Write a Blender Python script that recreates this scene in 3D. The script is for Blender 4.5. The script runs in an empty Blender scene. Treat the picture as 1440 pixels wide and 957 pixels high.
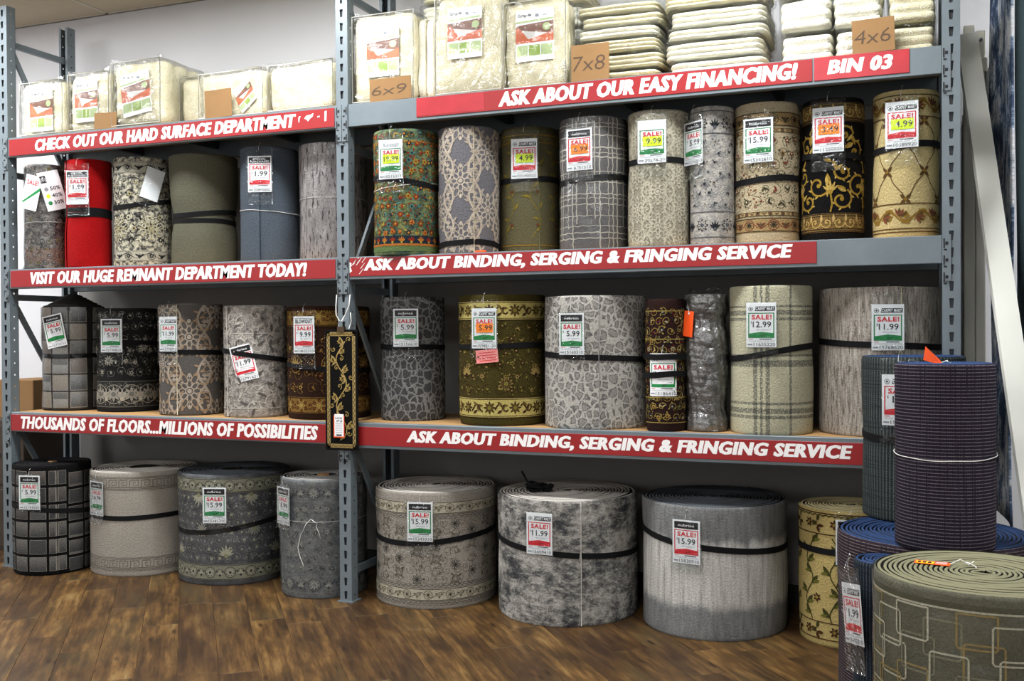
import bpy, math, random
from mathutils import Vector, Matrix
PI = math.pi
S, C = math.sin, math.cos
sc = bpy.context.scene
col = sc.collection

# ------------------------------------------------------------------ camera, world, lights, exposure
cam = bpy.data.cameras.new('camera')
cam.sensor_width = 36.0
cam.lens = 35.56
cam.clip_end = 60
camo = bpy.data.objects.new('camera', cam)
col.objects.link(camo)
yaw, pit, rol = 0.3720, -0.0107, -0.0065
fw = Vector((-S(yaw)*C(pit), C(yaw)*C(pit), S(pit)))
r0 = Vector((C(yaw), S(yaw), 0))
u0 = r0.cross(fw)
rr = r0*C(rol)+u0*S(rol)
uu = u0*C(rol)-r0*S(rol)
camo.matrix_world = Matrix(((rr.x, uu.x, -fw.x, 2.9672), (rr.y, uu.y, -fw.y, -4.9242), (rr.z, uu.z, -fw.z, 1.5191), (0, 0, 0, 1)))
sc.camera = camo
w = bpy.data.worlds.new('world')
sc.world = w
w.use_nodes = True
w.node_tree.nodes['Background'].inputs[0].default_value = (0.85, 0.92, 1.0, 1)
w.node_tree.nodes['Background'].inputs[1].default_value = 0.12
sc.view_settings.view_transform = 'Standard'
sc.view_settings.look = 'None'
sc.view_settings.exposure = 0.25
sc.view_settings.gamma = 1.0
sc.view_settings.use_curve_mapping = False
LIGHT_XY = [(x, y) for y in (-.85, -4.2, -7.3) for x in (-5.0, -2.6, -0.2, 2.2, 4.6)]
LIGHT_W = 62.0
CEIL = 3.79

# ------------------------------------------------------------------ object helpers
def lin(c):
    if isinstance(c, str):
        c = c.lstrip('#')
        c = [int(c[i:i+2], 16)/255 for i in (0, 2, 4)]
        c = [x/12.92 if x <= .04045 else ((x+.055)/1.055)**2.4 for x in c]
    return (c[0], c[1], c[2], 1.0)

def tag(o, label=None, cat=None, group=None, kind=None):
    if label: o['label'] = label
    if cat: o['category'] = cat
    if group: o['group'] = group
    if kind: o['kind'] = kind
    return o

def empty(name, loc=(0, 0, 0), rz=0.0, parent=None):
    o = bpy.data.objects.new(name, None)
    o.empty_display_size = .05
    col.objects.link(o)
    o.location = loc
    o.rotation_euler = (0, 0, rz)
    if parent: o.parent = parent
    return o

class MB:
    """collects verts, faces, material slots and uvs for one mesh object"""
    def __init__(s):
        s.v = []; s.f = []; s.m = []; s.uv = {}; s.mats = []; s.smooth = []
    def slot(s, mat):
        if mat not in s.mats: s.mats.append(mat)
        return s.mats.index(mat)
    def face(s, pts, mat, uv=None, sm=False):
        n = len(s.v)
        s.v.extend(tuple(p) for p in pts)
        if uv: s.uv[len(s.f)] = uv
        s.f.append(tuple(range(n, n+len(pts)))); s.m.append(s.slot(mat)); s.smooth.append(sm)
    def add(s, verts, faces, mat, sm=False, uvs=None):
        n = len(s.v); k = s.slot(mat)
        s.v.extend(tuple(p) for p in verts)
        for f in faces:
            if uvs: s.uv[len(s.f)] = [uvs[i] for i in f]
            s.f.append(tuple(i+n for i in f)); s.m.append(k); s.smooth.append(sm)
    def box(s, x0, x1, y0, y1, z0, z1, mat, bev=0.0):
        if bev > 0:
            b = min(bev, (x1-x0)*.45, (y1-y0)*.45, (z1-z0)*.45)
            V = []
            for sx in (0, 1):
                for sy in (0, 1):
                    for sz in (0, 1):
                        X = (x0, x1)[sx]; Y = (y0, y1)[sy]; Z = (z0, z1)[sz]
                        dx = b*(1-2*sx); dy = b*(1-2*sy); dz = b*(1-2*sz)
                        V += [(X, Y+dy, Z+dz), (X+dx, Y, Z+dz), (X+dx, Y+dy, Z)]
            def i(a, b_, c, k): return (a*4+b_*2+c)*3+k
            F = []
            for a in (0, 1):
                F.append([i(a, 0, 0, 0), i(a, 1, 0, 0), i(a, 1, 1, 0), i(a, 0, 1, 0)][::(1 if a else -1)])
                F.append([i(0, a, 0, 1), i(1, a, 0, 1), i(1, a, 1, 1), i(0, a, 1, 1)][::(-1 if a else 1)])
                F.append([i(0, 0, a, 2), i(1, 0, a, 2), i(1, 1, a, 2), i(0, 1, a, 2)][::(1 if a else -1)])
            for p in (0, 1):
                for q in (0, 1):
                    F.append([i(p, q, 0, 0), i(p, q, 0, 1), i(p, q, 1, 1), i(p, q, 1, 0)])
                    F.append([i(p, 0, q, 0), i(p, 0, q, 2), i(p, 1, q, 2), i(p, 1, q, 0)])
                    F.append([i(0, p, q, 1), i(0, p, q, 2), i(1, p, q, 2), i(1, p, q, 1)])
                    for r in (0, 1): F.append([i(p, q, r, 0), i(p, q, r, 1), i(p, q, r, 2)])
            s.add(V, F, mat)
            return
        V = [(x, y, z) for x in (x0, x1) for y in (y0, y1) for z in (z0, z1)]
        s.add(V, [(0, 1, 3, 2), (4, 6, 7, 5), (0, 4, 5, 1), (2, 3, 7, 6), (0, 2, 6, 4), (1, 5, 7, 3)], mat)
    def bar(s, a, b, w, h, mat):
        a = Vector(a); b = Vector(b); d = (b-a).normalized()
        up = Vector((0, 0, 1)) if abs(d.z) < .95 else Vector((0, 1, 0))
        x = d.cross(up).normalized()*w/2; y = x.cross(d).normalized()*h/2
        V = [p+i*x+j*y for p in (a, b) for i, j in ((-1, -1), (1, -1), (1, 1), (-1, 1))]
        s.add(V, [(0, 1, 2, 3), (7, 6, 5, 4), (0, 4, 5, 1), (1, 5, 6, 2), (2, 6, 7, 3), (3, 7, 4, 0)], mat)
    def tube(s, pts, r, mat, n=6):
        pts = [Vector(p) for p in pts]; V = []; F = []
        for i, p in enumerate(pts):
            d = (pts[min(i+1, len(pts)-1)]-pts[max(i-1, 0)]).normalized()
            up = Vector((0, 0, 1)) if abs(d.z) < .9 else Vector((0, 1, 0))
            x = d.cross(up).normalized(); y = x.cross(d)
            V += [p+(x*C(2*PI*k/n)+y*S(2*PI*k/n))*r for k in range(n)]
        for i in range(len(pts)-1):
            for k in range(n):
                F.append((i*n+k, i*n+(k+1) % n, (i+1)*n+(k+1) % n, (i+1)*n+k))
        F += [tuple(range(n)), tuple(range(len(V)-n, len(V)))]
        s.add(V, F, mat, sm=True)
    def build(s, name, parent=None, fix=False):
        me = bpy.data.meshes.new(name)
        me.from_pydata(s.v, [], s.f)
        for m in s.mats: me.materials.append(m)
        me.polygons.foreach_set('material_index', s.m)
        me.polygons.foreach_set('use_smooth', s.smooth)
        if s.uv:
            ul = me.uv_layers.new(name='UVMap'); data = [0.0]*(2*len(me.loops)); li = 0
            for fi, f in enumerate(s.f):
                u = s.uv.get(fi)
                if u:
                    for k in range(len(f)): data[2*(li+k)] = u[k][0]; data[2*(li+k)+1] = u[k][1]
                li += len(f)
            ul.data.foreach_set('uv', data)
        me.update()
        o = bpy.data.objects.new(name, me)
        col.objects.link(o)
        if parent: o.parent = parent
        return o

# ------------------------------------------------------------------ node helpers
class N:
    """a tiny expression layer over shader nodes"""
    def __init__(s, name):
        s.m = bpy.data.materials.new(name); s.m.use_nodes = True
        s.t = s.m.node_tree; s.b = s.t.nodes['Principled BSDF']
    def nd(s, typ, **kw):
        n = s.t.nodes.new(typ)
        for k, v in kw.items(): setattr(n, k, v)
        return n
    def put(s, sock, v):
        if isinstance(v, X): s.t.links.new(v.s, sock)
        elif isinstance(v, (tuple, list)) and sock.type == 'RGBA': sock.default_value = lin(v) if len(v) == 3 else v
        elif isinstance(v, str): sock.default_value = lin(v)
        else: sock.default_value = v
    def math(s, op, a, b=0.0, c=None):
        n = s.nd('ShaderNodeMath', operation=op)
        s.put(n.inputs[0], a); s.put(n.inputs[1], b)
        if c is not None: s.put(n.inputs[2], c)
        return X(s, n.outputs[0])
    def coord(s, kind='UV'):
        return X(s, s.nd('ShaderNodeTexCoord').outputs[kind])
    def sep(s, v):
        n = s.nd('ShaderNodeSeparateXYZ'); s.put(n.inputs[0], v)
        return [X(s, o) for o in n.outputs]
    def vec(s, x, y, z=0.0):
        n = s.nd('ShaderNodeCombineXYZ')
        for i, q in enumerate((x, y, z)): s.put(n.inputs[i], q)
        return X(s, n.outputs[0])
    def vmul(s, v, k):
        n = s.nd('ShaderNodeVectorMath', operation='MULTIPLY'); s.put(n.inputs[0], v); n.inputs[1].default_value = k
        return X(s, n.outputs[0])
    def vadd(s, v, k):
        n = s.nd('ShaderNodeVectorMath', operation='ADD'); s.put(n.inputs[0], v); s.put(n.inputs[1], k)
        return X(s, n.outputs[0])
    def noise(s, v, scale, detail=3.0, rough=.55, out='Fac'):
        n = s.nd('ShaderNodeTexNoise'); s.put(n.inputs['Vector'], v); n.inputs['Scale'].default_value = scale
        n.inputs['Detail'].default_value = detail; n.inputs['Roughness'].default_value = rough
        return X(s, n.outputs[out])
    def vor(s, v, scale, feature='F1', out='Distance', rnd=1.0):
        n = s.nd('ShaderNodeTexVoronoi', feature=feature); s.put(n.inputs['Vector'], v); n.inputs['Scale'].default_value = scale
        n.inputs['Randomness'].default_value = rnd
        return X(s, n.outputs[out])
    def mix(s, f, a, b, mode='MIX'):
        n = s.nd('ShaderNodeMix', data_type='RGBA', blend_type=mode)
        s.put(n.inputs[0], f); s.put(n.inputs[6], a); s.put(n.inputs[7], b)
        return X(s, n.outputs[2])
    def ss(s, x, a, b):
        n = s.nd('ShaderNodeMapRange', interpolation_type='SMOOTHSTEP'); s.put(n.inputs[0], x)
        s.put(n.inputs[1], a); s.put(n.inputs[2], b)
        return X(s, n.outputs[0])
    def ramp(s, f, stops):
        n = s.nd('ShaderNodeValToRGB'); s.put(n.inputs[0], f)
        e = n.color_ramp.elements
        while len(e) < len(stops): e.new(.5)
        for k, (p, c) in enumerate(stops): e[k].position = p; e[k].color = lin(c)
        return X(s, n.outputs[0])
    def bump(s, h, st=.4, dist=.002):
        n = s.nd('ShaderNodeBump'); s.put(n.inputs['Height'], h); n.inputs['Strength'].default_value = st; n.inputs['Distance'].default_value = dist
        s.t.links.new(n.outputs[0], s.b.inputs['Normal'])
    def fin(s, color=None, rough=.9, metal=0.0, spec=.3, coat=0.0, sheen=0.0):
        b = s.b
        if color is not None: s.put(b.inputs['Base Color'], color)
        s.put(b.inputs['Roughness'], rough); b.inputs['Metallic'].default_value = metal
        b.inputs['Specular IOR Level'].default_value = spec
        b.inputs['Coat Weight'].default_value = coat; b.inputs['Coat Roughness'].default_value = .3
        b.inputs['Sheen Weight'].default_value = sheen
        return s.m

class X:
    def __init__(s, n, sock): s.n = n; s.s = sock
    def __add__(s, o): return s.n.math('ADD', s, o)
    def __radd__(s, o): return s.n.math('ADD', o, s)
    def __sub__(s, o): return s.n.math('SUBTRACT', s, o)
    def __rsub__(s, o): return s.n.math('SUBTRACT', o, s)
    def __mul__(s, o): return s.n.math('MULTIPLY', s, o)
    __rmul__ = __mul__
    def __truediv__(s, o): return s.n.math('DIVIDE', s, o)
    def lt(s, o): return s.n.math('LESS_THAN', s, o)
    def gt(s, o): return s.n.math('GREATER_THAN', s, o)
    def abs(s): return s.n.math('ABSOLUTE', s)
    def fract(s): return s.n.math('FRACT', s)
    def sin(s): return s.n.math('SINE', s)
    def max(s, o): return s.n.math('MAXIMUM', s, o)
    def min(s, o): return s.n.math('MINIMUM', s, o)
    def band(s, c, w): return (s-c).abs().lt(w)

_pl = {}
def plain(name, c, rough=.6, metal=0.0, spec=.4, var=0.0, coat=0.0):
    k = (name, str(c))
    if k in _pl: return _pl[k]
    n = N(name)
    if var:
        p = n.coord('Object')
        f = n.noise(p, 9, 4)
        cc = lin(c)
        _pl[k] = n.fin(n.mix(f, tuple(x*(1-var) for x in cc[:3]), tuple(min(1, x*(1+var)) for x in cc[:3])), rough, metal, spec, coat)
    else:
        _pl[k] = n.fin(lin(c), rough, metal, spec, coat)
    return _pl[k]

def pile(c, var=.3, sc_=260, name='carpet_pile'):
    """dyed wool pile of one colour with tufts"""
    k = (name, str(c), var, sc_)
    if k in _pl: return _pl[k]
    n = N(name)
    uv = n.coord('UV')
    f = n.noise(uv, sc_, 2)
    g = n.noise(uv, 22, 3)
    cc = lin(c)[:3]
    a = n.mix(f, tuple(x*(1-var) for x in cc), tuple(min(1, x*(1+var)) for x in cc))
    a = n.mix(g*.5, a, tuple(x*(1-var) for x in cc))
    h = n.ss(n.noise(uv, 115, 3, .7), .32, .68)
    a = n.mix(h, n.mix(.3, a, (0, 0, 0)), a)
    n.bump(f+h, .5, .004)
    _pl[k] = n.fin(a, .95, 0, .15)
    return _pl[k]

def clear_plastic(name, amt=.16, sc_=14, st=.6, rough=.12, fk=.6):
    if name in _pl: return _pl[name]
    n = N(name)
    t = n.t
    p = n.coord('Object')
    wv = n.noise(p, sc_, 4, .6)
    wv2 = n.vor(p, sc_*.9, 'DISTANCE_TO_EDGE')
    bp = n.nd('ShaderNodeBump'); n.put(bp.inputs['Height'], wv+n.math('MINIMUM', wv2, .25)*1.2); bp.inputs['Strength'].default_value = st; bp.inputs['Distance'].default_value = .03
    gl = n.nd('ShaderNodeBsdfGlossy'); gl.inputs['Roughness'].default_value = rough
    t.links.new(bp.outputs[0], gl.inputs['Normal'])
    tr = n.nd('ShaderNodeBsdfTransparent'); tr.inputs[0].default_value = (.96, .97, .97, 1)
    lw = n.nd('ShaderNodeLayerWeight'); lw.inputs[0].default_value = .2
    f = X(n, lw.outputs['Fresnel'])*fk+amt
    ms = n.nd('ShaderNodeMixShader'); n.put(ms.inputs[0], f.min(1.0))
    t.links.new(tr.outputs[0], ms.inputs[1]); t.links.new(gl.outputs[0], ms.inputs[2])
    t.links.new(ms.outputs[0], t.nodes['Material Output'].inputs[0])
    _pl[name] = n.m
    return n.m

# ------------------------------------------------------------------ setting materials
def m_wall():
    n = N('painted_wall'); p = n.coord('Object')
    f = n.noise(p, 1.2, 4); g = n.noise(p, 60, 2)
    n.bump(g, .1, .002)
    return n.fin(n.mix(f, '#D6D7DA', '#E2E3E6'), .75)
def m_wood():
    n = N('worn_wood_plank'); p = n.coord('Object')
    oi = X(n, n.nd('ShaderNodeObjectInfo').outputs['Random'])
    q = n.vadd(p, n.vec(oi*37.0, oi*91.0, 0))
    st = n.noise(n.vmul(q, (26.0, 2.2, 1)), 1.0, 6, .7)
    bl = n.noise(n.vmul(q, (8, 2.0, 1)), 1.0, 4, .6)
    kn = n.vor(n.vmul(q, (9, 2.6, 1)), 1.0)
    c = n.ramp(st*.5+bl*.5, [(.30, '#22140C'), (.43, '#43301A'), (.51, '#624726'), (.57, '#805F34'), (.68, '#A08A58')])
    c = n.mix(n.ss(oi, .25, 1.0)*.5, c, '#35231A')
    c = n.mix(n.ss(n.noise(n.vmul(q, (3, 1.2, 1)), 1.0, 3), .5, .7)*.35, c, '#5C5234')
    c = n.mix((1.0-n.ss(kn, .04, .16))*.75, c, '#1A0E08')
    fine = n.noise(n.vmul(q, (170, 5, 1)), 1.0, 3)
    c = n.mix(.5*fine, c, '#24160E')
    n.bump(fine, .12, .002)
    return n.fin(c, n.noise(q, 4, 3)*.2+.36, 0, .3)
def m_metal():
    n = N('grey_painted_steel'); p = n.coord('Object')
    f = n.noise(p, 6, 5, .6); g = n.noise(n.vmul(p, (1, 1, .3)), 45, 3, .7)
    c = n.mix(f, '#5F696E', '#7A858B')
    c = n.mix(n.ss(g, .66, .74)*.55, c, '#9AA0A2')
    c = n.mix(n.ss(n.noise(p, 17, 4, .7), .68, .72)*.6, c, '#3E3B36')
    return n.fin(c, .42, .15, .5)
METAL = m_metal()
DMETAL = plain('dark_steel', '#3E4448', .5, .2, .4, .2)
WALL = m_wall(); WOOD = m_wood()
WHITE = plain('white_card', '#EEF0F2', .35, 0, .5)
BLACK = plain('black_print', '#101014', .5)
DGREY = plain('dark_print', '#26282C', .5)
GREY = plain('grey_print', '#8C9096', .5)
RED = plain('red_print', '#D2202E', .5)
GREEN = plain('green_print', '#12813F', .5)
YELLOW = plain('yellow_sticker', '#D8F01E', .4)
ORANGE = plain('orange_sticker', '#FF8A1E', .4)
ORANGE2 = plain('orange_tag_stock', '#FF5A1E', .5)
PINK = plain('pink_tag_stock', '#F0908C', .6)
WEB = plain('black_webbing', '#0B0B0D', .85, 0, .2)
STRING = plain('white_string', '#D8D8D2', .8)
PLASTIC = clear_plastic('sleeve_plastic', .015, 30, .5, .10, .35)
WRAP = clear_plastic('stretch_wrap', .05, 7, .35, .2)
BAG = clear_plastic('pad_bag_plastic', .06, 11, 1.0, .2, .5)
FILM = clear_plastic('crinkled_film', .14, 12, .7, .28, .9)
CARD = plain('cardboard', '#8C6C48', .85, 0, .2, .12)
SIGNRED = plain('sign_red_vinyl', '#931D20', .35, 0, .5, .06)
SIGNRED2 = plain('sign_red_patch', '#A82A32', .3, 0, .5, .3)
SIGNW = plain('sign_white_vinyl', '#F2F0EE', .4)

# ------------------------------------------------------------------ text
_tc = {}
def text_geo(s, shear=0.0, bold=0.0):
    """flat glyph mesh of a string, normalised so that its box is 0..1 in x and z"""
    k = (s, shear, bold)
    if k in _tc: return _tc[k]
    cu = bpy.data.curves.new('glyphs', 'FONT'); cu.body = s; cu.size = 1; cu.shear = shear; cu.offset = bold; cu.resolution_u = 2; cu.space_character = 1.0+bold*3.2
    o = bpy.data.objects.new('glyphs', cu); col.objects.link(o)
    bpy.context.view_layer.update()
    dg = bpy.context.evaluated_depsgraph_get()
    me = bpy.data.meshes.new_from_object(o.evaluated_get(dg))
    V = [(v.co.x, v.co.y) for v in me.vertices]; F = [tuple(p.vertices) for p in me.polygons]
    bpy.data.objects.remove(o); bpy.data.curves.remove(cu); bpy.data.meshes.remove(me)
    if not V: V = [(0, 0), (1, 0), (0, 1)]; F = []
    x0 = min(v[0] for v in V); x1 = max(v[0] for v in V); y0 = min(v[1] for v in V); y1 = max(v[1] for v in V)
    V = [((x-x0)/(x1-x0), (y-y0)/(y1-y0)) for x, y in V]
    _tc[k] = (V, F, (x1-x0)/(y1-y0))
    return _tc[k]

class Flat:
    """2-D print laid on a sheet: local x right, z up, facing -y; curv bends it round a vertical cylinder"""
    def __init__(s, curv=0.0): s.mb = MB(); s.k = curv
    def pt(s, x, z, y):
        if s.k:
            R = 1/s.k; a = x*s.k
            return ((R-y)*S(a), R-(R-y)*C(a), z)
        return (x, y, z)
    def text(s, t, x0, x1, z0, z1, mat, y=-.0012, shear=0.0, bold=0.0, keep=False):
        V, F, asp = text_geo(t, shear, bold)
        if keep:
            w = min(x1-x0, asp*(z1-z0)); cx = (x0+x1)/2; x0, x1 = cx-w/2, cx+w/2
        s.mb.add([s.pt(x0+a*(x1-x0), z0+b*(z1-z0), y) for a, b in V], F, mat)
    def poly(s, pts, mat, y=-.0008):
        s.mb.face([s.pt(a, b, y) for a, b in pts], mat)
    def rect(s, x0, x1, z0, z1, mat, y=-.0008):
        n = 6 if s.k and x1-x0 > .03 else 1
        for i in range(n):
            a = x0+(x1-x0)*i/n; b = x0+(x1-x0)*(i+1)/n
            s.mb.face([s.pt(a, z0, y), s.pt(b, z0, y), s.pt(b, z1, y), s.pt(a, z1, y)], mat)

def sheet(mb, x0, x1, z0, z1, mat, t=.0006, k=0.0, nx=6, y=0.0, wav=0.0, seed=0, nz=1):
    """thin card or plastic sheet with thickness"""
    rnd = random.Random(seed)
    def P(x, z, yy):
        if k:
            R = 1/k; a = x*k
            return ((R-yy)*S(a), R-(R-yy)*C(a), z)
        return (x, yy, z)
    ph = [rnd.uniform(0, 6) for _ in range(4)]
    V = []; F = []
    for side in (0, 1):
        for j in range(nz+1):
            for i in range(nx+1):
                a = x0+(x1-x0)*i/nx; b = z0+(z1-z0)*j/nz
                d = wav*(S(a*60+ph[0]+b*20)+S(b*55+ph[1])*.7+S((a+b)*95+ph[2])*.5)*(.3+.7*abs(j-nz/2)/max(1, nz/2))
                V.append(P(a, b, y+side*t-abs(d) if side == 0 else y+t-abs(d)))
    n = (nx+1)*(nz+1)
    for j in range(nz):
        for i in range(nx):
            q = j*(nx+1)+i
            F.append((q, q+1, q+nx+2, q+nx+1)); F.append((n+q+nx+1, n+q+nx+2, n+q+1, n+q))
    for i in range(nx):
        F.append((i, n+i, n+i+1, i+1)); q = nz*(nx+1)+i; F.append((q, q+1, n+q+1, n+q))
    for j in range(nz):
        q = j*(nx+1); F.append((q, q+nx+1, n+q+nx+1, n+q)); q += nx; F.append((q, n+q, n+q+nx+1, q+nx+1))
    mb.add(V, F, mat, sm=wav > 0)

# ------------------------------------------------------------------ carpet art: shapes laid proud on the pile
class Art:
    def __init__(s, seed=1): s.p = []; s.r = random.Random(seed)
    def poly(s, pts, m, L=0):
        """polygon as a fan round its middle"""
        cx = sum(p[0] for p in pts)/len(pts); cy = sum(p[1] for p in pts)/len(pts)
        n = len(pts)
        s.p.append(([(cx, cy)]+list(pts), [(0, i+1, (i+1) % n+1) for i in range(n)], m, L))
    def rib(s, pts, w, m, L=0, close=False, tap=False):
        n = len(pts); V = []; F = []
        for i, p in enumerate(pts):
            a = pts[(i-1) % n] if close or i > 0 else p
            b = pts[(i+1) % n] if close or i < n-1 else p
            dx, dy = b[0]-a[0], b[1]-a[1]; l = math.hypot(dx, dy) or 1
            k = w/2*(1 if not tap else max(.15, 1-abs(2*i/(n-1)-(.6 if tap == 1 else 1))))
            V += [(p[0]-dy/l*k, p[1]+dx/l*k), (p[0]+dy/l*k, p[1]-dx/l*k)]
        for i in range(n if close else n-1):
            j = (i+1) % n; F.append((2*i+1, 2*j+1, 2*j, 2*i))
        s.p.append((V, F, m, L))
    def line(s, pts, w, m, L=0, step=.012):
        out = [pts[0]]
        for a, b in zip(pts, pts[1:]):
            k = max(1, int(math.hypot(b[0]-a[0], b[1]-a[1])/step))
            out += [(a[0]+(b[0]-a[0])*i/k, a[1]+(b[1]-a[1])*i/k) for i in range(1, k+1)]
        s.rib(out, w, m, L)
    def rect(s, u0, u1, v0, v1, m, L=0):
        k = max(1, int((u1-u0)/.014)); V = []; F = []
        for i in range(k+1):
            u = u0+(u1-u0)*i/k; V += [(u, v0), (u, v1)]
        for i in range(k): F.append((2*i, 2*i+2, 2*i+3, 2*i+1))
        s.p.append((V, F, m, L))
    def disc(s, x, y, r, m, L=0, n=8): s.poly([(x+r*C(2*PI*i/n), y+r*S(2*PI*i/n)) for i in range(n)], m, L)
    def ring(s, x, y, r, w, m, L=0, n=14): s.rib([(x+r*C(2*PI*i/n), y+r*S(2*PI*i/n)) for i in range(n)], w, m, L, True)
    def flower(s, x, y, r, n, m1, m2=None, L=0, a0=None, m3=None):
        """scalloped blossom with a contrasting eye"""
        if a0 is None: a0 = s.r.uniform(0, 6)
        k = n*4
        def pts(q): return [(x+q*(.72+.28*C(n*2*PI*i/k))*C(2*PI*i/k+a0), y+q*(.72+.28*C(n*2*PI*i/k))*S(2*PI*i/k+a0)) for i in range(k)]
        s.poly(pts(r), m1, L)
        if m3: s.poly(pts(r*.75), m3, L+1)
        if m2: s.disc(x, y, r*.33, m2, L+2, 6)
    def leaf(s, x, y, a, l, w, m, L=0, bend=.0):
        P = []
        for t, k in ((0, 0), (.25, .75), (.5, 1), (.75, .65), (1, 0), (.75, -.65), (.5, -1), (.25, -.75)):
            bx = l*t; by = k*w/2+bend*l*t*(t)
            P.append((x+bx*C(a)-by*S(a), y+bx*S(a)+by*C(a)))
        s.poly(P, m, L)
    def leafo(s, x, y, a, l, w, m, lw, L=0):
        P = []
        for i in range(10):
            t = 2*PI*i/10; bx = l/2*(1-C(t)); by = w/2*S(t)*(1.15-.5*(1-C(t))/2)
            P.append((x+bx*C(a)-by*S(a), y+bx*S(a)+by*C(a)))
        s.rib(P, lw, m, L, True)
    def sprig(s, x, y, a, l, m, L=0, n=3, mv=None):
        """palmette: fan of leaves"""
        for i in range(-n, n+1): s.leaf(x, y, a+i*.42, l*(1-.1*abs(i)), l*.2, m, L)
        if mv: s.disc(x, y, l*.2, mv, L+1, 6)
    def spiral(s, x, y, r, a, d, w, m, L=0, turns=1.3, lv=None, n=22):
        """scroll that curls into (x, y) with leaves off its back"""
        P = []
        for i in range(n+1):
            t = i/n; q = r*(1-t)**.8+r*.06; b = a+d*2*PI*turns*t
            P.append((x+q*C(b), y+q*S(b)))
        s.rib(P, w, m, L)
        s.disc(P[-1][0], P[-1][1], w*1.1, m, L, 6)
        if lv:
            for i in (2, 5, 8, 11):
                b = a+d*2*PI*turns*i/n
                s.leaf(P[i][0], P[i][1], b+d*.9, r*.42, r*.17, lv, L)
    def medal(s, x, y, r, m, lw, L=0, n=8, m2=None):
        """laced damask rosette of outlined petals"""
        for i in range(n):
            a = 2*PI*i/n
            s.leafo(x+r*.18*C(a), y+r*.18*S(a), a, r*.42, r*.26, m, lw, L)
            b = a+PI/n
            s.leafo(x+r*.42*C(b), y+r*.42*S(b), b, r*.5, r*.3, m2 or m, lw, L)
            s.leaf(x+r*.66*C(a), y+r*.66*S(a), a, r*.24, r*.12, m, L)
        s.disc(x, y, r*.12, m, L, 8)
        s.ring(x, y, r*.2, lw, m, L, 10)
    def wave(s, u0, u1, v, amp, per, w, m, L=0, ph=0.0, lv=None, fl=None, fr=.01, ll=.022):
        k = int((u1-u0)/.01); P = [(u0+(u1-u0)*i/k, v+amp*S(2*PI*(u0+(u1-u0)*i/k)/per+ph)) for i in range(k+1)]
        s.rib(P, w, m, L)
        j = 0; u = u0
        while u < u1:
            c = C(2*PI*u/per+ph)
            if lv:
                q = v+amp*S(2*PI*u/per+ph); sg = 1 if j % 2 else -1
                s.leaf(u, q, sg*1.1, ll, ll*.42, lv, L)
            if fl and j % 4 == 0:
                s.flower(u, v-amp*.3*S(2*PI*u/per+ph), fr, 6, fl[0], fl[1], L+1)
            u += per/6; j += 1
    def vwave(s, u, v0, v1, amp, per, w, m, L=0, ph=0.0):
        k = int((v1-v0)/.01); s.rib([(u+amp*S(2*PI*(v0+(v1-v0)*i/k)/per+ph), v0+(v1-v0)*i/k) for i in range(k+1)], w, m, L)

def guard(A, U, vs, w, m, L=1):
    for v in vs: A.rect(-U, U, v-w/2, v+w/2, m, L)

def field(A, U, v0, v1, s, pal, vine, L=0, vw=.003, dens=1.0, size=1.0):
    """scattered persian field: blossoms, paired leaves and curling stems; pal = list of (petal, eye, leaf)"""
    nu = int(2*U/s); nv = max(1, int((v1-v0)/s)); R = A.r
    for i in range(nu):
        for j in range(nv):
            x = -U+(i+.5+(.25 if j % 2 else -.25))*2*U/nu; y = v0+(j+.5)*(v1-v0)/nv
            x += R.uniform(-.12, .12)*s; y += R.uniform(-.12, .12)*s
            pe, ey, lf = pal[R.randrange(len(pal))]
            a = R.uniform(0, 6.28)
            for _ in range(3): A.leaf(x+R.uniform(-.5, .5)*s, y+R.uniform(-.5, .5)*s, R.uniform(0, 6.3), s*.17*size, s*.07*size, lf if _ else ey, L)
            if R.random() > dens: continue
            k = R.random()
            if vine: A.spiral(x, y, s*.5, a, R.choice((-1, 1)), vw, vine, L, 1.0, None, 12)
            if k < .5:
                A.flower(x, y, s*.3*size, R.choice((5, 6, 8)), pe, ey, L+1)
                for q in (0, 2.1, 4.2): A.leaf(x+s*.27*C(a+q), y+s*.27*S(a+q), a+q+.7, s*.3*size, s*.13*size, lf, L+1)
            elif k < .75:
                A.sprig(x, y, a, s*.36*size, pe, L+1, 2, ey)
            else:
                A.leaf(x, y, a, s*.4*size, s*.17*size, lf, L+1, .3); A.leaf(x, y, a+2.4, s*.4*size, s*.17*size, lf, L+1, -.3)
                A.disc(x, y, s*.1, ey, L+2, 6)

def border(A, U, v0, v1, g, m1, m2, m3, per=.09, L=0, lw=.004, line=None, vine=True):
    """patterned border band with guard lines"""
    h = v1-v0
    if g: A.rect(-U, U, v0, v1, g, L)
    guard(A, U, (v0+lw, v1-lw), lw, line or m3, L+1)
    u = -U+per/2; j = 0
    if vine: A.wave(-U, U, (v0+v1)/2, h*.22, per*2, .003, m2, L+1)
    while u < U-per/3:
        if j % 2 == 0:
            A.flower(u, (v0+v1)/2, h*.3, 8, m1, m3, L+2, 0)
            A.ring(u, (v0+v1)/2, h*.36, .003, m2, L+2)
        else:
            A.sprig(u, (v0+v1)/2-h*.18, PI/2, h*.42, m1, L+2, 2, m2)
            A.leaf(u-per*.12, (v0+v1)/2, 2.6, per*.3, h*.14, m2, L+2); A.leaf(u+per*.12, (v0+v1)/2, .5, per*.3, h*.14, m2, L+2)
        u += per; j += 1

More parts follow.
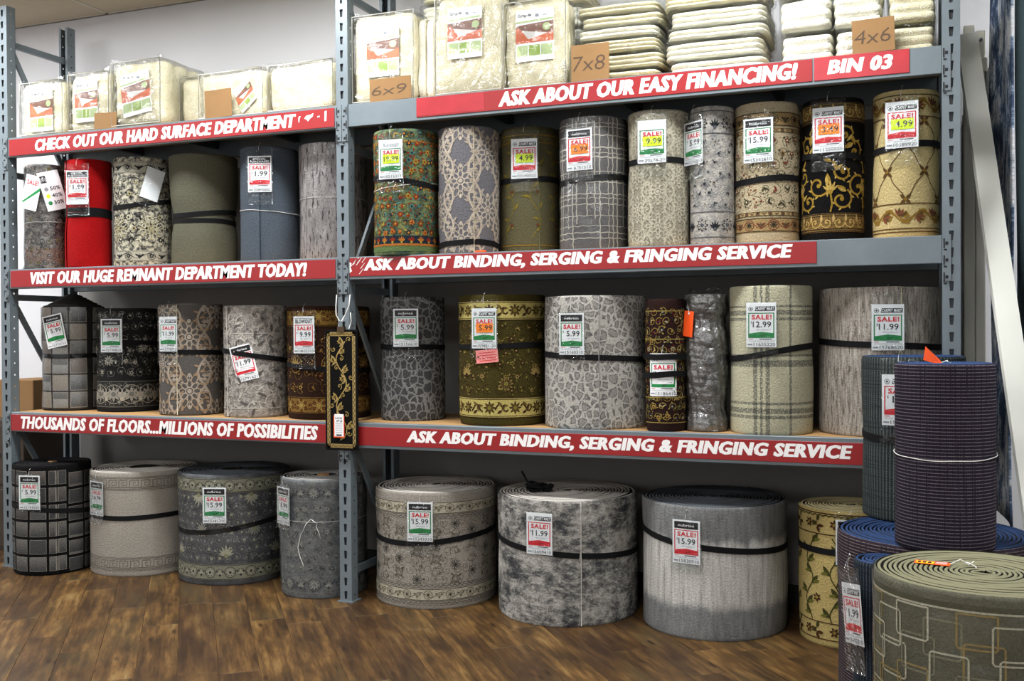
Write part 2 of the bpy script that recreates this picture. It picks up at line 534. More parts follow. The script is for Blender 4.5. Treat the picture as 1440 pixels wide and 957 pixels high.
# ------------------------------------------------------------------ the rolls
def make_roll(loc, R, h, a0, base, edge, label, art=None, seam=None, turns=8, pitch=.013, cone=0.0, core=None, prof=None, straps=(), strap_d=0.0026, wrap=False,
              group='carpet rolls on the rack', squash=0.0, cap=None, strings=(), name='carpet_roll', pinch=.004, full=False):
    """one carpet rolled up and stood on end. local +x is turned to face the camera. uv = metres along the wrap and up"""
    seam = math.radians(seam if seam is not None else 150)
    t = .008
    zst = [q[0] for q in straps]
    ph = R*37 % 6
    def surf(a, z):
        d = ((a-seam) % (2*PI))/(2*PI)
        r = R-t*(1-d)*.9+t*.3
        r += squash*C(2*(a+.6))*R
        r += .0018*S(3*a+z*7+ph)+.0012*S(5*a-z*11+ph*2)
        if prof: r += prof(z, a)
        for q in zst: r -= pinch*math.exp(-((z-q)/.06)**2)
        return r
    mb = MB()
    nseg = 96
    zs = [0, .004, .014]+[.014+(h-.028)*i/14 for i in range(1, 14)]+[h-.014, h-.004, h]
    dz = lambda z: -(.006 if z in (0, h) else .002 if z in (.004, h-.004) else 0)
    V = []; UV = []
    for i in range(nseg+1):
        a = seam+2*PI*i/nseg if i < nseg else seam+2*PI-1e-4
        a = min(a, seam+2*PI-1e-4)
        if i == 0: a = seam+1e-4
        for z in zs:
            r = surf(a, z)+dz(z)
            V.append((r*C(a), r*S(a), z))
            aa = (a+PI) % (2*PI)-PI
            UV.append((R*(a-2*PI if a > PI else a), z))
    m = len(zs); F = []
    for i in range(nseg):
        for j in range(m-1): F.append((i*m+j, (i+1)*m+j, (i+1)*m+j+1, i*m+j+1))
    mb.add(V, F, base, True, UV)
    # the free end of the carpet standing proud at the seam
    s1 = surf(seam+1e-4, h/2); s2 = surf(seam+2*PI-1e-4, h/2)
    a = seam
    mb.face([(s1*C(a), s1*S(a), .004), (s2*C(a), s2*S(a), .004), (s2*C(a), s2*S(a), h-.004), (s1*C(a), s1*S(a), h-.004)], edge)
    if abs(seam) < 1.6:
        mb.tube([((surf(a-1e-3, .01+(h-.02)*i/12)-.001)*C(a), (surf(a-1e-3, .01+(h-.02)*i/12)-.001)*S(a), .006+(h-.012)*i/12) for i in range(13)], .0028, edge, 5)
    # the wound layers seen from above
    p = pitch; th = p*.64
    tot = int(turns*48)
    prev = None
    for i in range(tot+1):
        q = i/48; a = seam-2*PI*q
        g = 1.0 if i > 47 else 0.0
        ro = (surf(a, h)-.006-p*q) if i > 47 else surf((a-seam) % (2*PI)+seam-1e-4, h)-.006-p*q*.0
        if i <= 47: ro = R-p*q*.9+squash*C(2*(a+.6))*R-.004+(prof(h, a) if prof else 0)
        ri = ro-th
        if ri < .012: break
        zt = h+cone*min(1, q/turns)*1.0+.0015*S(a*3+q*9)
        cur = [(ro*C(a), ro*S(a), zt-.02), (ro*C(a), ro*S(a), zt-.003), ((ro-.003)*C(a), (ro-.003)*S(a), zt), ((ri+.003)*C(a), (ri+.003)*S(a), zt), (ri*C(a), ri*S(a), zt-.003), (ri*C(a), ri*S(a), zt-.022)]
        if prev:
            mb.add(prev+cur, [(k, k+6, k+7, k+1) for k in (1, 2, 3)], cap or edge, True)
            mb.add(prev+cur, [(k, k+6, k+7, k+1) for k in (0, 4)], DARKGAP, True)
        prev = cur
    rin = max(.01, R-p*(turns-.5))
    zb = h-.02
    n = 32
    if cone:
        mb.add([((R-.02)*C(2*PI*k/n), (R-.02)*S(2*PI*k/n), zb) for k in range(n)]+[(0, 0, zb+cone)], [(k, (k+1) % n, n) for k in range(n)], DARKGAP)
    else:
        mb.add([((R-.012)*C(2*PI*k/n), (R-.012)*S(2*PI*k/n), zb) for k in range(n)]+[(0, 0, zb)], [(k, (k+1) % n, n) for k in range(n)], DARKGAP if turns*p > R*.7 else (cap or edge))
    # art
    if art:
        for pv, pf, mt, L in art.p:
            if all(abs(q[0]) > R*2.55 for q in pv): continue
            vs = []
            for (u, v) in pv:
                v = min(max(v, .008), h-.008)
                if v < .014 or v > h-.014: dd = -.002
                else: dd = 0
                aa = u/R
                # keep the offset continuous over the seam
                r = surf(aa, v)+.0016+.0006*L+dd
                vs.append((r*C(aa), r*S(aa), v))
            mb.add(vs, pf, mt, False, [(q[0], q[1]) for q in pv])
    o = mb.build(name)
    o.location = loc; o.rotation_euler = (0, 0, math.radians(a0))
    tag(o, label, 'carpet roll', group)
    for (z, tilt, a_hi) in straps:
        sb = MB(); V = []; F = []
        k = 72
        for i in range(k):
            a = 2*PI*i/k; zz = z+tilt*S(a)+a_hi*C(a)
            zz += .002*S(3*a)
            r = surf(a, zz)
            d = strap_d+t*.15
            for dr, dq in ((d-.002, -.0145), (d+.002, -.0145), (d+.002, .0145), (d-.002, .0145)):
                V.append(((r+dr)*C(a), (r+dr)*S(a), zz+dq))
        for i in range(k):
            for q in range(4): F.append((i*4+q, ((i+1) % k)*4+q, ((i+1) % k)*4+(q+1) % 4, i*4+(q+1) % 4))
        sb.add(V, F, WEB, False)
        sb.build('strap', o)
    for (z, tilt, sag) in strings:
        sb = MB(); k = 60
        pts = []
        for i in range(k+1):
            a = 2*PI*i/k; zz = z+tilt*S(a)+sag*C(a)+.001*S(7*a); r = surf(a, zz)+.004; pts.append((r*C(a), r*S(a), zz))
        sb.tube(pts, .0016, STRING, 5); sb.build('tie_string', o)
    if core:
        cb = MB(); rc = core; zc = h+cone+.004
        cb.tube([(0, 0, zc-.12), (0, 0, zc)], rc, CARD, 20)
        cb.build('cardboard_core', o)
    if wrap:
        wb = MB(); V = []; F = []; k = 64; zz = [.01+(h-.015)*i/16 for i in range(17)]
        for i in range(k):
            a = 2*PI*i/k
            for z in zz:
                r = surf(a, z)+.0062+.0012*S(9*a+z*30+ph); V.append((r*C(a), r*S(a), z))
        for i in range(k):
            for j in range(16): F.append((i*17+j, ((i+1) % k)*17+j, ((i+1) % k)*17+j+1, i*17+j+1))
        wb.add(V, F, WRAP, True)
        wb.build('plastic_wrap', o)
    return o
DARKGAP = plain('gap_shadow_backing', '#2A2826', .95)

# ------------------------------------------------------------------ setting
def struct(o): o['kind'] = 'structure'; return o
m = MB(); m.box(-6.2, 6.2, -9.2, 1.0, -.12, -.012, plain('subfloor', '#2A1C12', .9)); fl = struct(m.build('floor'))
def planks():
    """vinyl planks laid on the skew, each a piece of the floor"""
    Wd, Ln = .178, 1.22
    mb = MB(); mb.box(-Ln/2+.001, Ln/2-.001, -Wd/2+.0008, Wd/2-.0008, -.012, 0, WOOD, .0014)
    # texture runs along local y, so the mesh is built lengthwise on y
    mb.v = [(y, x, z) for x, y, z in mb.v]; mb.f = [f[::-1] for f in mb.f]
    proto = None
    ang = math.radians(39.0)
    R = random.Random(4); n = 0
    ax = Vector((-S(ang), C(ang))); px = Vector((C(ang), S(ang)))
    vis = []
    for i in range(-40, 41):
        off = R.random()*Ln
        for j in range(-9, 10):
            c = px*(i*Wd)+ax*(j*Ln+off)+Vector((0.6, -1.4))
            x, y = c.x, c.y
            if not (-5.2 < x < 4.6 and -3.0 < y < .95): continue
            dx, dy = x-2.967, y+4.924
            f = -S(yaw)*dx+C(yaw)*dy; r = C(yaw)*dx+S(yaw)*dy
            if f < 2.3 or abs(r) > f*.53+.75: continue
            if y > .5 and abs(r) > f*.5+.3: continue
            vis.append((c, f))
    vis.sort(key=lambda q: q[1])
    for c, f in vis[:296]:
        if proto is None:
            proto = mb.build('plank', fl); o = proto
        else:
            o = proto.copy(); col.objects.link(o)
        o.location = (c.x, c.y, 0); o.rotation_euler = (0, 0, ang)
planks()
m = MB(); m.box(-6.2, 6.2, -9.2, 1.0, -.012, -.003, WOOD); o = m.build('plank_rest', fl); o['kind'] = 'stuff'
m = MB(); m.box(-6.2, 6.2, .80, .92, 0, CEIL, WALL); struct(m.build('wall_back'))
m = MB(); m.box(-6.32, -6.2, -9.2, .92, 0, CEIL, WALL); struct(m.build('wall_left'))
m = MB(); m.box(6.2, 6.32, -9.2, .92, 0, CEIL, WALL); struct(m.build('wall_right'))
m = MB(); m.box(-6.32, 6.32, -9.32, -9.2, 0, CEIL, WALL); struct(m.build('wall_front'))
TILE = plain('ceiling_tile', '#B9AE9A', .95, 0, .1, .06); TBAR = plain('ceiling_grid', '#BDB6A8', .6)
m = MB(); m.box(-6.3, 6.3, -9.3, .92, CEIL+.02, CEIL+.12, TILE); ce = struct(m.build('ceiling'))
tm = MB(); tm.box(-.603, .603, -.298, .298, 0, .02, TILE, .004); pr = None
for i in range(-3, 3):
    for j in range(-2, 2):
        x = -.5+i*1.22; y = .46+j*.61
        if x > 1.2 or y > .55: continue
        if pr is None: pr = tm.build('ceiling_panel', ce); o = pr
        else: o = pr.copy(); col.objects.link(o)
        o.location = (x, y, CEIL)
m = MB()
for k in range(-6, 6): m.box(-.5+k*1.22-.61-.012, -.5+k*1.22-.61+.012, -9.2, .80, CEIL-.004, CEIL+.02, TBAR)
for k in range(-15, 2): m.box(-6.2, 6.2, .46+k*.61-.305-.012, .46+k*.61-.305+.012, CEIL-.004, CEIL+.02, TBAR)
m.build('ceiling_grid', ce)
m = MB(); m.box(-6.2, 6.2, .785, .80, 0, .11, plain('dark_vinyl_base', '#2B2A29', .6)); struct(m.build('baseboard_back'))

# ceiling troffers: the lamps of the shop
nl = N('lit_diffuser'); nl.b.inputs['Emission Color'].default_value = (.96, .98, 1, 1); nl.b.inputs['Emission Strength'].default_value = 3.0; nl.fin('#FFFFFF', .6)
for i, (x, y) in enumerate(LIGHT_XY):
    e = empty('ceiling_light', (x, y, CEIL-.01))
    tag(e, 'flush ceiling light, %s in its row, %s' % (('leftmost', 'second from left', 'middle one', 'second from right', 'rightmost')[i % 5], ('nearest the back wall', 'over the aisle centre', 'farthest from the back wall')[i//5]), 'ceiling light', 'fluorescent ceiling lights')
    m = MB()
    for a in ((-.61, -.58, -.31, .31), (.58, .61, -.31, .31), (-.58, .58, -.31, -.28), (-.58, .58, .28, .31)): m.box(a[0], a[1], a[2], a[3], -.02, 0, TBAR)
    m.build('frame', e)
    m = MB(); m.box(-.58, .58, -.28, .28, -.006, .0, nl.m); m.build('diffuser', e)
    ld = bpy.data.lights.new('troffer_lamp', 'AREA'); ld.shape = 'RECTANGLE'; ld.size = 1.1; ld.size_y = .5; ld.energy = LIGHT_W if y > -2 else LIGHT_W*.55; ld.color = (.97, .985, 1.0)
    lo = bpy.data.objects.new('troffer_lamp', ld); col.objects.link(lo); lo.parent = e; lo.location = (0, 0, -.03)

# ------------------------------------------------------------------ storage rack
Z1, Z2, Z3 = 2.777, 1.929, 1.007
BH = .126; PW = .0748; LB = 2.4454; RB = 3.0424; DEP = .58
rack = empty('storage_rack', (0, 0, 0))
tag(rack, 'grey painted steel pallet rack of two bays holding rolled carpets on its shelves', 'rack')
def upright(x0, ytop, rear=False):
    """punched C-shaped post, opening away from the aisle"""
    m = MB(); x1 = x0+PW; H = ytop; y0, y1 = (0, .07) if not rear else (DEP-.07, DEP)
    sgn = 1
    # face with keystone slots every 3 inches
    xs = (x0+.0275, x0+.0475); fy = y0 if not rear else y1
    z = 0.0; pit_ = .0755; zc = .03
    def q(a, b, c, d): m.face([(a[0], fy, a[1]), (b[0], fy, b[1]), (c[0], fy, c[1]), (d[0], fy, d[1])], METAL)
    q((x0, 0), (xs[0], 0), (xs[0], H), (x0, H)); q((xs[1], 0), (x1, 0), (x1, H), (xs[1], H))
    z = 0.0
    while z < H:
        a = z+.018; b = min(z+.061, H)
        q((xs[0], z), (xs[1], z), (xs[1], min(a, H)), (xs[0], min(a, H)))
        if a < H:
            t = .0035
            q((xs[0], a), (xs[0]+t, a), (xs[0], b), (xs[0], b)); q((xs[1]-t, a), (xs[1], a), (xs[1], b), (xs[1], b))
            m.face([(xs[0]+t, fy, a), (xs[0]+t, fy+.003, a), (xs[0], fy+.003, b), (xs[0], fy, b)], DMETAL)
            if b < H: q((xs[0], b), (xs[1], b), (xs[1], min(z+pit_, H)), (xs[0], min(z+pit_, H)))
        z += pit_
    # sides with small round bolt holes drawn as real openings
    for sx in (x0, x1):
        ya, yb = y0+.030, y0+.039
        def p(c0, c1, z0, z1): m.face([(sx, c0, z0), (sx, c1, z0), (sx, c1, z1), (sx, c0, z1)], METAL)
        p(y0, ya, 0, H); p(yb, y1, 0, H)
        z = 0.0
        while z < H:
            p(ya, yb, z, min(z+.034, H))
            if z+.043 < H: p(ya, yb, z+.043, min(z+pit_, H))
            z += pit_
    for sx, d in ((x0, 1), (x1, -1)):
        by = y1 if not rear else y0
        m.box(min(sx, sx+d*.018), max(sx, sx+d*.018), by-.002, by, 0, H, METAL)
    # dark sheet added behind the slots, standing in for shade inside the channel
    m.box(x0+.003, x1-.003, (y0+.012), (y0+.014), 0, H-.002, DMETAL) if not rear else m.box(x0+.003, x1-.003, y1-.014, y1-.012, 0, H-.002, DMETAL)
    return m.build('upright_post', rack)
XP = (-LB-PW, 0.0, PW+RB)
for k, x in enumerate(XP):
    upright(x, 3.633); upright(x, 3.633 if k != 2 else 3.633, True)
    xc = x+PW/2
    for z in (.16, .95, 1.75, 2.55, 3.40):
        m = MB(); m.bar((xc, .06, z), (xc, DEP-.06, z), .022, .04, METAL); m.build('brace', rack)
    for a, b in ((.2, .93), (.99, 1.71), (1.79, 2.51), (2.59, 3.36)):
        m = MB(); up = int(a) % 2 == 0
        m.bar((xc+.012, .06, b if up else a), (xc+.012, DEP-.06, a if up else b), .016, .035, METAL); m.build('brace', rack)
    for y in (.0, DEP-.07):
        m = MB(); m.box(x-.012, x+PW+.012, y-.008 if y else y-.01, y+.085, 0, .006, METAL); m.build('foot_plate', rack)
def beam(x0, x1, z, y0, y1, front, bh=BH):
    m = MB()
    m.box(x0, x1, y0, y1, z-bh, z, METAL, .003)
    st = m.build('beam', rack)
    if front:
        for xa, xb in ((x0-.036, x0), (x1, x1+.036)):
            c = MB(); zb = z-.205
            c.box(xa, xb, y0-.006, y0-.002, zb, z+.002, METAL, .001)
            xc = (xa+xb)/2
            for q in range(3):
                zz = z-.035-q*.0755
                c.box(xc+(.008 if xa < x0 else -.014), xc+(.014 if xa < x0 else -.008), y0-.0072, y0-.0055, zz-.022, zz+.02, BLACK)
                c.box(xc-.006, xc+.006, y0-.0072, y0-.0055, zz-.008, zz+.006, BLACK)
                c.add([(xc+.008*C(t*PI/4)-.006, y0-.0072, zz-.03+.004*S(t*PI/4)) for t in range(8)], [tuple(range(8))], BLACK)
            c.build('beam_connector', st)

def m_board():
    n = N('particle_board'); p = n.coord('Object')
    f = n.noise(p, 120, 3, .7); g = n.noise(p, 5, 3)
    return n.fin(n.mix(g*.4, n.mix(f, '#9A7448', '#CBA370'), '#B08A5A'), .85, 0, .2)
TAN = m_board()
for (x0, x1) in ((-LB, 0.0), (PW, PW+RB)):
    for z in (Z1, Z2, Z3):
        b = .14 if (z == Z3 and x0 > 0) else BH
        beam(x0, x1, z, .0, .04, True, b)
        beam(x0, x1, z, DEP-.04, DEP, False)
        m = MB(); m.box(x0+.004, x1-.004, .034, DEP+.16, z-.016, z-.001, TAN); m.build('shelf_board', rack)
        for q in range(1, 4):
            m = MB(); xc = x0+(x1-x0)*q/4; m.box(xc-.02, xc+.02, .04, DEP-.04, z-.07, z-.017, DMETAL); m.build('cross_support', rack)
m = MB(); m.box(-2.62, 3.15, .765, .772, .12, 2.62, plain('dark_panel_paint', '#8B8986', .8, 0, .2, .06)); m.build('back_panel', rack)

# ------------------------------------------------------------------ shelf signs
def sign(x0, x1, zt, zb, text, tx0, tx1, tz0, tz1, label, mat=SIGNRED, extra=None, y=0.0):
    e = empty('sign_strip', ((x0+x1)/2, y, (zt+zb)/2)); ox, oz = (x0+x1)/2, (zt+zb)/2
    tag(e, label, 'sign')
    m = MB(); m.box(x0-ox, x1-ox, -.0045, -.001, zb-oz, zt-oz, mat, .0012); m.build('backing', e)
    f = Flat(); em = (tx1-tx0)/len(text)
    for q in (-1, -.33, .33, 1): f.text(text, tx0-ox+em*.07*(1+q), tx1-ox-em*.07*(1-q), tz0-oz, tz1-oz, SIGNW, y=-.0052-.00005*q, shear=.2, bold=.028)
    f.mb.build('lettering', e)
    if extra: extra(e, ox, oz)
    return e
def peeled(e, ox, oz):
    f = Flat(); z = 2.722-oz
    for q in ([(-.244, .006), (-.236, .014), (-.228, .012), (-.236, .003), (-.238, -.022), (-.243, -.02)], [(-.205, -.002), (-.19, .014), (-.165, .016), (-.145, .024), (-.15, .005), (-.168, -.006), (-.18, -.02), (-.19, -.008)],
              [(-.118, .004), (-.104, .006), (-.104, -.001), (-.118, -.003)], [(-.073, -.028), (-.061, -.026), (-.058, .03), (-.071, .028)]):
        f.poly([(a-ox, z+b) for a, b in q], SIGNW, -.0052)
    f.mb.build('peeled_letter_remains', e)
sign(-2.432, -.010, 2.765, 2.659, 'CHECK OUT OUR HARD SURFACE DEPARTMENT', -2.21, -.26, 2.676, 2.752, 'red sign reading CHECK OUT OUR HARD SURFACE DEPARTMENT on the top left beam', extra=peeled)
sign(-2.43, -.012, 1.919, 1.813, 'VISIT OUR HUGE REMNANT DEPARTMENT TODAY!', -2.262, -.195, 1.829, 1.908, 'red sign reading VISIT OUR HUGE REMNANT DEPARTMENT TODAY on the left beam')
sign(-2.442, -.012, .993, .888, 'THOUSANDS OF FLOORS...MILLIONS OF POSSIBILITIES', -2.357, -.132, .902, .983, 'red sign reading THOUSANDS OF FLOORS MILLIONS OF POSSIBILITIES on the lower left beam')
def blank(e, ox, oz):
    m = MB(); m.box(.502-ox, .90-ox, -.0052, -.0046, 2.676-oz, 2.768-oz, SIGNRED2); m.build('faded_patch', e)
sign(.502, 2.56, 2.772, 2.668, 'ASK ABOUT OUR EASY FINANCING!', .979, 2.495, 2.684, 2.762, 'red sign reading ASK ABOUT OUR EASY FINANCING on the top right beam', extra=blank)
sign(2.568, 2.982, 2.775, 2.668, 'BIN 03', 2.626, 2.913, 2.692, 2.759, 'short glossy red sign reading BIN 03 at the right end of the top beam', mat=SIGNRED2)
def torn(e, ox, oz):
    f = Flat(); R = random.Random(5)
    for q in range(9):
        x = .085+q*.009; z = R.uniform(1.83, 1.9)
        f.poly([(x-ox, z-oz), (x+.004-ox, z-oz), (x+.03-ox, z+.03-oz), (x+.028-ox, z+.031-oz)], SIGNW, -.0051)
    f.poly([(.081-ox, 1.90-oz), (.094-ox, 1.893-oz), (.088-ox, 1.87-oz), (.096-ox, 1.85-oz), (.081-ox, 1.84-oz)], SIGNW, -.0051)
    f.mb.build('torn_edge', e)
sign(.08, 2.577, 1.922, 1.82, 'ASK ABOUT BINDING, SERGING & FRINGING SERVICE', .170, 2.469, 1.838, 1.914, 'red sign reading ASK ABOUT BINDING SERGING AND FRINGING SERVICE on the middle right beam', extra=torn)
sign(.082, 2.80, .986, .884, 'ASK ABOUT BINDING, SERGING & FRINGING SERVICE', .426, 2.734, .898, .974, 'red sign reading ASK ABOUT BINDING SERGING AND FRINGING SERVICE on the lower right beam')

# ------------------------------------------------------------------ price tags
def header_logo(f, kind, z0=.064, z1=.098):
    if kind == 'nubriso':
        f.rect(-.062, .062, z0, z1, BLACK); f.text('nubriso', -.042, .042, z0+.010, z1-.011, WHITE, -.0012, 0, .01)
    elif kind == 'mart':
        f.poly([(-.030, z0+.003), (.064, z0+.003), (.066, z1-.010), (-.026, z1-.010)], BLACK)
        f.text('CARPET MART', -.026, .062, z0+.006, z1-.013, WHITE, -.0014, .15, .03)
        for q in range(3):
            f.poly([(-.05+(.012-q*.0)*C(t*PI/5)*(1-.3*q), (z0+z1)/2-.004+.011*S(t*PI/5)*(1-.3*q)) for t in range(10)], (GREY, WHITE, BLACK)[q], -.0008-.0003*q)
    elif kind == 'blowout':
        f.rect(-.062, .062, z0+.030, z0+.032, BLACK); f.text('BLOWOUT', -.058, .058, z0+.002, z1-.008, BLACK, -.0012, 0, .03)
    elif kind == 'special':
        f.rect(-.066, .066, z0, z1, BLACK); f.text('SPECIAL', -.04, .04, z0+.018, z1-.003, WHITE, -.0012, 0, .02); f.text('PURCHASES', -.058, .058, z0+.003, z0+.015, WHITE, -.0012, 0, .02)
    elif kind == 'karastan':
        f.text('Karastan', -.045, .05, z0+.002, z1-.004, GREY, -.0012, .35, 0)
def price_tag(roll, phi, z, head, frame, price, code, label, sticker=None, tilt=0, sleeve=(.03, .0), curve=False, off=.007, sc_=1.0, lift=0, face=None):
    X0, Y0, R, h, zb, a0 = roll
    al = math.radians(a0+phi); rr_ = R+off+lift
    e = empty('price_tag', (X0+rr_*C(al), Y0+rr_*S(al), zb+z))
    e.rotation_euler = (0, math.radians(tilt), (al if face is None else math.radians(a0+face))+PI/2)
    e.scale = (sc_,)*3
    tag(e, label, 'price tag', 'paper price tags in clear sleeves')
    k = 1/(R+off) if curve else 0.0
    m = MB(); sheet(m, -.0715, .0715, -.1065, .1065, WHITE, .0006, k, 8); m.build('card', e)
    f = Flat(k); FR = GREEN if frame == 'g' else RED
    header_logo(f, head)
    zt = .058
    for a in ((-.062, .062, zt-.004, zt), (-.062, -.057, -.062, zt), (.057, .062, -.062, zt)): f.rect(*a, FR)
    f.rect(-.062, .062, -.062, -.046, FR)
    f.poly([(-.062, -.046), (.062, -.046), (.062, -.040), (.03, -.036), (0, -.033), (-.03, -.037), (-.062, -.042)], FR, -.0009)
    f.text('SALE!', -.046, .05, .026, .049, RED, -.0013, 0, .035)
    big = '.' in price
    f.text(price, -.028 if len(price) < 5 else -.040, .047, -.012, .017, DGREY, -0.0026 if sticker else -.0013, 0, .012)
    if head == 'special': f.text('$', -.05, -.043, .002, .016, DGREY)
    else: f.text('$', -.050, -.043, .006, .018, DGREY)
    f.text('PER LINEAR FT', -.022, .046, -.026, -.020, GREY)
    f.text('27"', -.004, .022, -.056, -.046, DGREY, -.0013, 0, .02)
    f.text('STYLE', -.06, -.04, -.071, -.066, RED, -.0013, 0, .03); f.rect(-.008, .05, -.070, -.066, DGREY)
    f.text('ALL SALES FINAL  NO RETURNS', -.06, .062, -.080, -.074, GREY)
    if code:
        f.text(code, -.036 if len(code) > 7 else -.03, .066, -.101, -.085, DGREY, -.0013, 0, .0)
        f.rect(-.066, -.042, -.097, -.09, GREY)
    f.mb.build('printing', e)
    if sticker:
        s = MB(); sheet(s, -.046, .052, -.022, .026, YELLOW if sticker == 'y' else ORANGE, .0004, k, 4, y=-.0022); s.build('price_sticker', e)
    if sleeve:
        s = MB(); sheet(s, -.080, .080, -.115-sleeve[1], .115+sleeve[0], PLASTIC, .0005, k, 14, y=-.0045, wav=.0018, seed=int(abs(phi)*10), nz=16); s.build('plastic_sleeve', e)
    s = MB(); ht = .115+(sleeve[0] if sleeve else 0)
    s.tube([(-.004, -.002, ht-.012), (-.002, -.004, ht+.012), (.002, .0, ht+.03), (.006, .006, ht+.034)], .0011, STRING, 4); s.build('hang_string', e)
    return e

# ------------------------------------------------------------------ carpet base materials (uv in metres)
def n_base(name):
    n = N(name); uv = n.coord('UV'); u, v, _ = n.sep(uv)
    return n, uv, u, v
def fuzz(n, uv, c, amt=.25, sc_=240, rough=.95):
    f = n.noise(uv, sc_, 2); g = n.ss(n.noise(uv, 105, 3, .7), .32, .68); n.bump(f+g, .5, .004)
    c = n.mix(f, n.mix(amt, c, (0, 0, 0)), n.mix(amt*.35, c, (1, 1, 1)))
    c = n.mix(g, n.mix(.20+amt*.4, c, (0, 0, 0)), c)
    return n.fin(c, rough, 0, .15)
def m_blotch(name, stops, sc_=9, stretch=(1, 1, 1), det=7, rough_=.68, band=None, seed=0, second=None):
    """worn, distressed field: layered noise through a colour ramp"""
    n, uv, u, v = n_base(name)
    q = n.vadd(n.vmul(uv, stretch), (seed*3.1, seed*1.7, seed))
    f = n.noise(q, sc_, det, rough_)
    c = n.ramp(f, stops)
    if second:
        g = n.noise(n.vmul(uv, second[0]), second[1], 5, .7); c = n.mix(n.ss(g, second[3], second[4])*second[5], c, second[2])
    if band:
        for (z0, z1, cc, k) in band: c = n.mix(v.band((z0+z1)/2, (z1-z0)/2)*k, c, cc)
    return fuzz(n, uv, c, .15)
def m_heather(name, a, b, sc_=180, st=(1, 1, 1)):
    n, uv, u, v = n_base(name)
    f = n.noise(n.vmul(uv, st), sc_, 3, .7); g = n.noise(uv, 6, 3)
    return fuzz(n, uv, n.mix(g*.25, n.mix(f, a, b), a), .2)
def m_leopard(name, ground, ring, fill, sc_=26, gap=.10, rw=.16, open_=.5):
    n, uv, u, v = n_base(name)
    w_ = n.noise(uv, 30, 2, .5, 'Color')
    q = n.vadd(n.vmul(uv, (1, .9, 1)), n.vmul(w_, (.03, .03, 0)))
    d = n.vor(q, sc_, 'DISTANCE_TO_EDGE', 'Distance', .8)+(n.noise(uv, 60, 2)-.5)*.12
    op = n.ss(n.noise(uv, 45, 1), .54, .60)*open_
    a = n.ss(d, gap-.02, gap+.02)
    c = n.mix(a*(1.0-op), ground, ring)
    c = n.mix(n.ss(d, gap+rw-.03, gap+rw+.03), c, fill)
    return fuzz(n, uv, c, .3, 200)
def m_streaks(name, stops, sx=90, sy=5, ombre=None, det=5, blot=None, base2=None):
    n, uv, u, v = n_base(name)
    f = n.noise(n.vmul(uv, (sx, sy, 1)), 1.0, det, .65)
    c = n.ramp(f, stops)
    if blot: c = n.mix(n.ss(n.noise(n.vmul(uv, blot[0]), 1.0, 6, .7), blot[2], blot[3])*blot[4], c, blot[1])
    if ombre:
        lo, hi, col_, k = ombre; e = n.noise(n.vmul(uv, (14, 3, 1)), 1.0, 4)*.10
        fac = n.ss(v+e, hi, hi+.05).max(1.0-n.ss(v-e, lo-.06, lo))
        g = n.ramp(n.noise(n.vmul(uv, (40, 8, 1)), 1.0, 5), [(.3, col_[0]), (.7, col_[1])])
        c = n.mix(fac*k, c, g)
    return fuzz(n, uv, c, .15)
def m_lines(name, base, lc, pitch, wdt, vert=False, sp=None, base2=None):
    n, uv, u, v = n_base(name)
    a = (u if vert else v)/pitch+n.noise(uv, 60, 2)*.15
    k = a.fract(); ln = k.lt(wdt)
    dash = n.noise(n.vmul(uv, (2, 200, 1) if vert else (200, 2, 1)), 1.0, 2)
    f = n.noise(uv, 260, 2)
    g = n.mix(f, base, base2 or base)
    if sp:
        g = n.mix(n.noise(uv, 190, 2).gt(.62)*.7, g, sp)
    c = n.mix(ln*n.ss(dash, .35, .5)*.85, g, lc)
    r = ((u if not vert else v)/(pitch*.55)).fract()
    c = n.mix(r.lt(.25)*.35, c, (0, 0, 0))
    n.bump(k, .6, .003)
    return n.fin(c, .95, 0, .12)
def m_shag_square(name, lo, hi, p, off=0.0):
    off -= .015 if p > .11 else .02
    n, uv, u, v = n_base(name)
    k = ((v+off)/p).fract(); f = n.noise(n.vmul(uv, (120, 20, 1)), 1.0, 2)
    return fuzz(n, uv, n.mix(n.ss(k+(f-.5)*.4, .0, 1.0), lo, hi), .3)
def m_plaid():
    n, uv, u, v = n_base('plaid_wool')
    f = n.noise(n.vmul(uv, (40, 160, 1)), 1.0, 4, .7); g = n.noise(n.vmul(uv, (180, 20, 1)), 1.0, 3, .7)
    c = n.mix(f, '#AFA98A', '#DCD9BC'); c = n.mix(g*.35, c, '#8D8A68')
    dk = None
    def wob(x, c0, w_): return (x+(n.noise(uv, 90, 2)-.5)*.008).band(c0, w_)
    for c0, w_ in ((-.075, .010), (-.045, .006), (-.015, .010), (.095, .006), (-.29, .01), (.3, .012), (.33, .006)):
        q = wob(u, c0, w_); dk = q if dk is None else dk.max(q)
    hz = None
    for c0, w_ in ((.085, .008), (.115, .012), (.15, .006), (.33, .004), (.345, .012), (.38, .005), (.555, .007), (.585, .012), (.615, .005)):
        q = wob(v, c0, w_); hz = q if hz is None else hz.max(q)
    tx = n.noise(uv, 150, 2)
    c = n.mix(dk.max(hz)*n.ss(tx, .35, .5)*.75, c, '#3B403A')
    c = n.mix(dk*hz*.7, c, '#1D201E')
    return fuzz(n, uv, c, .2)

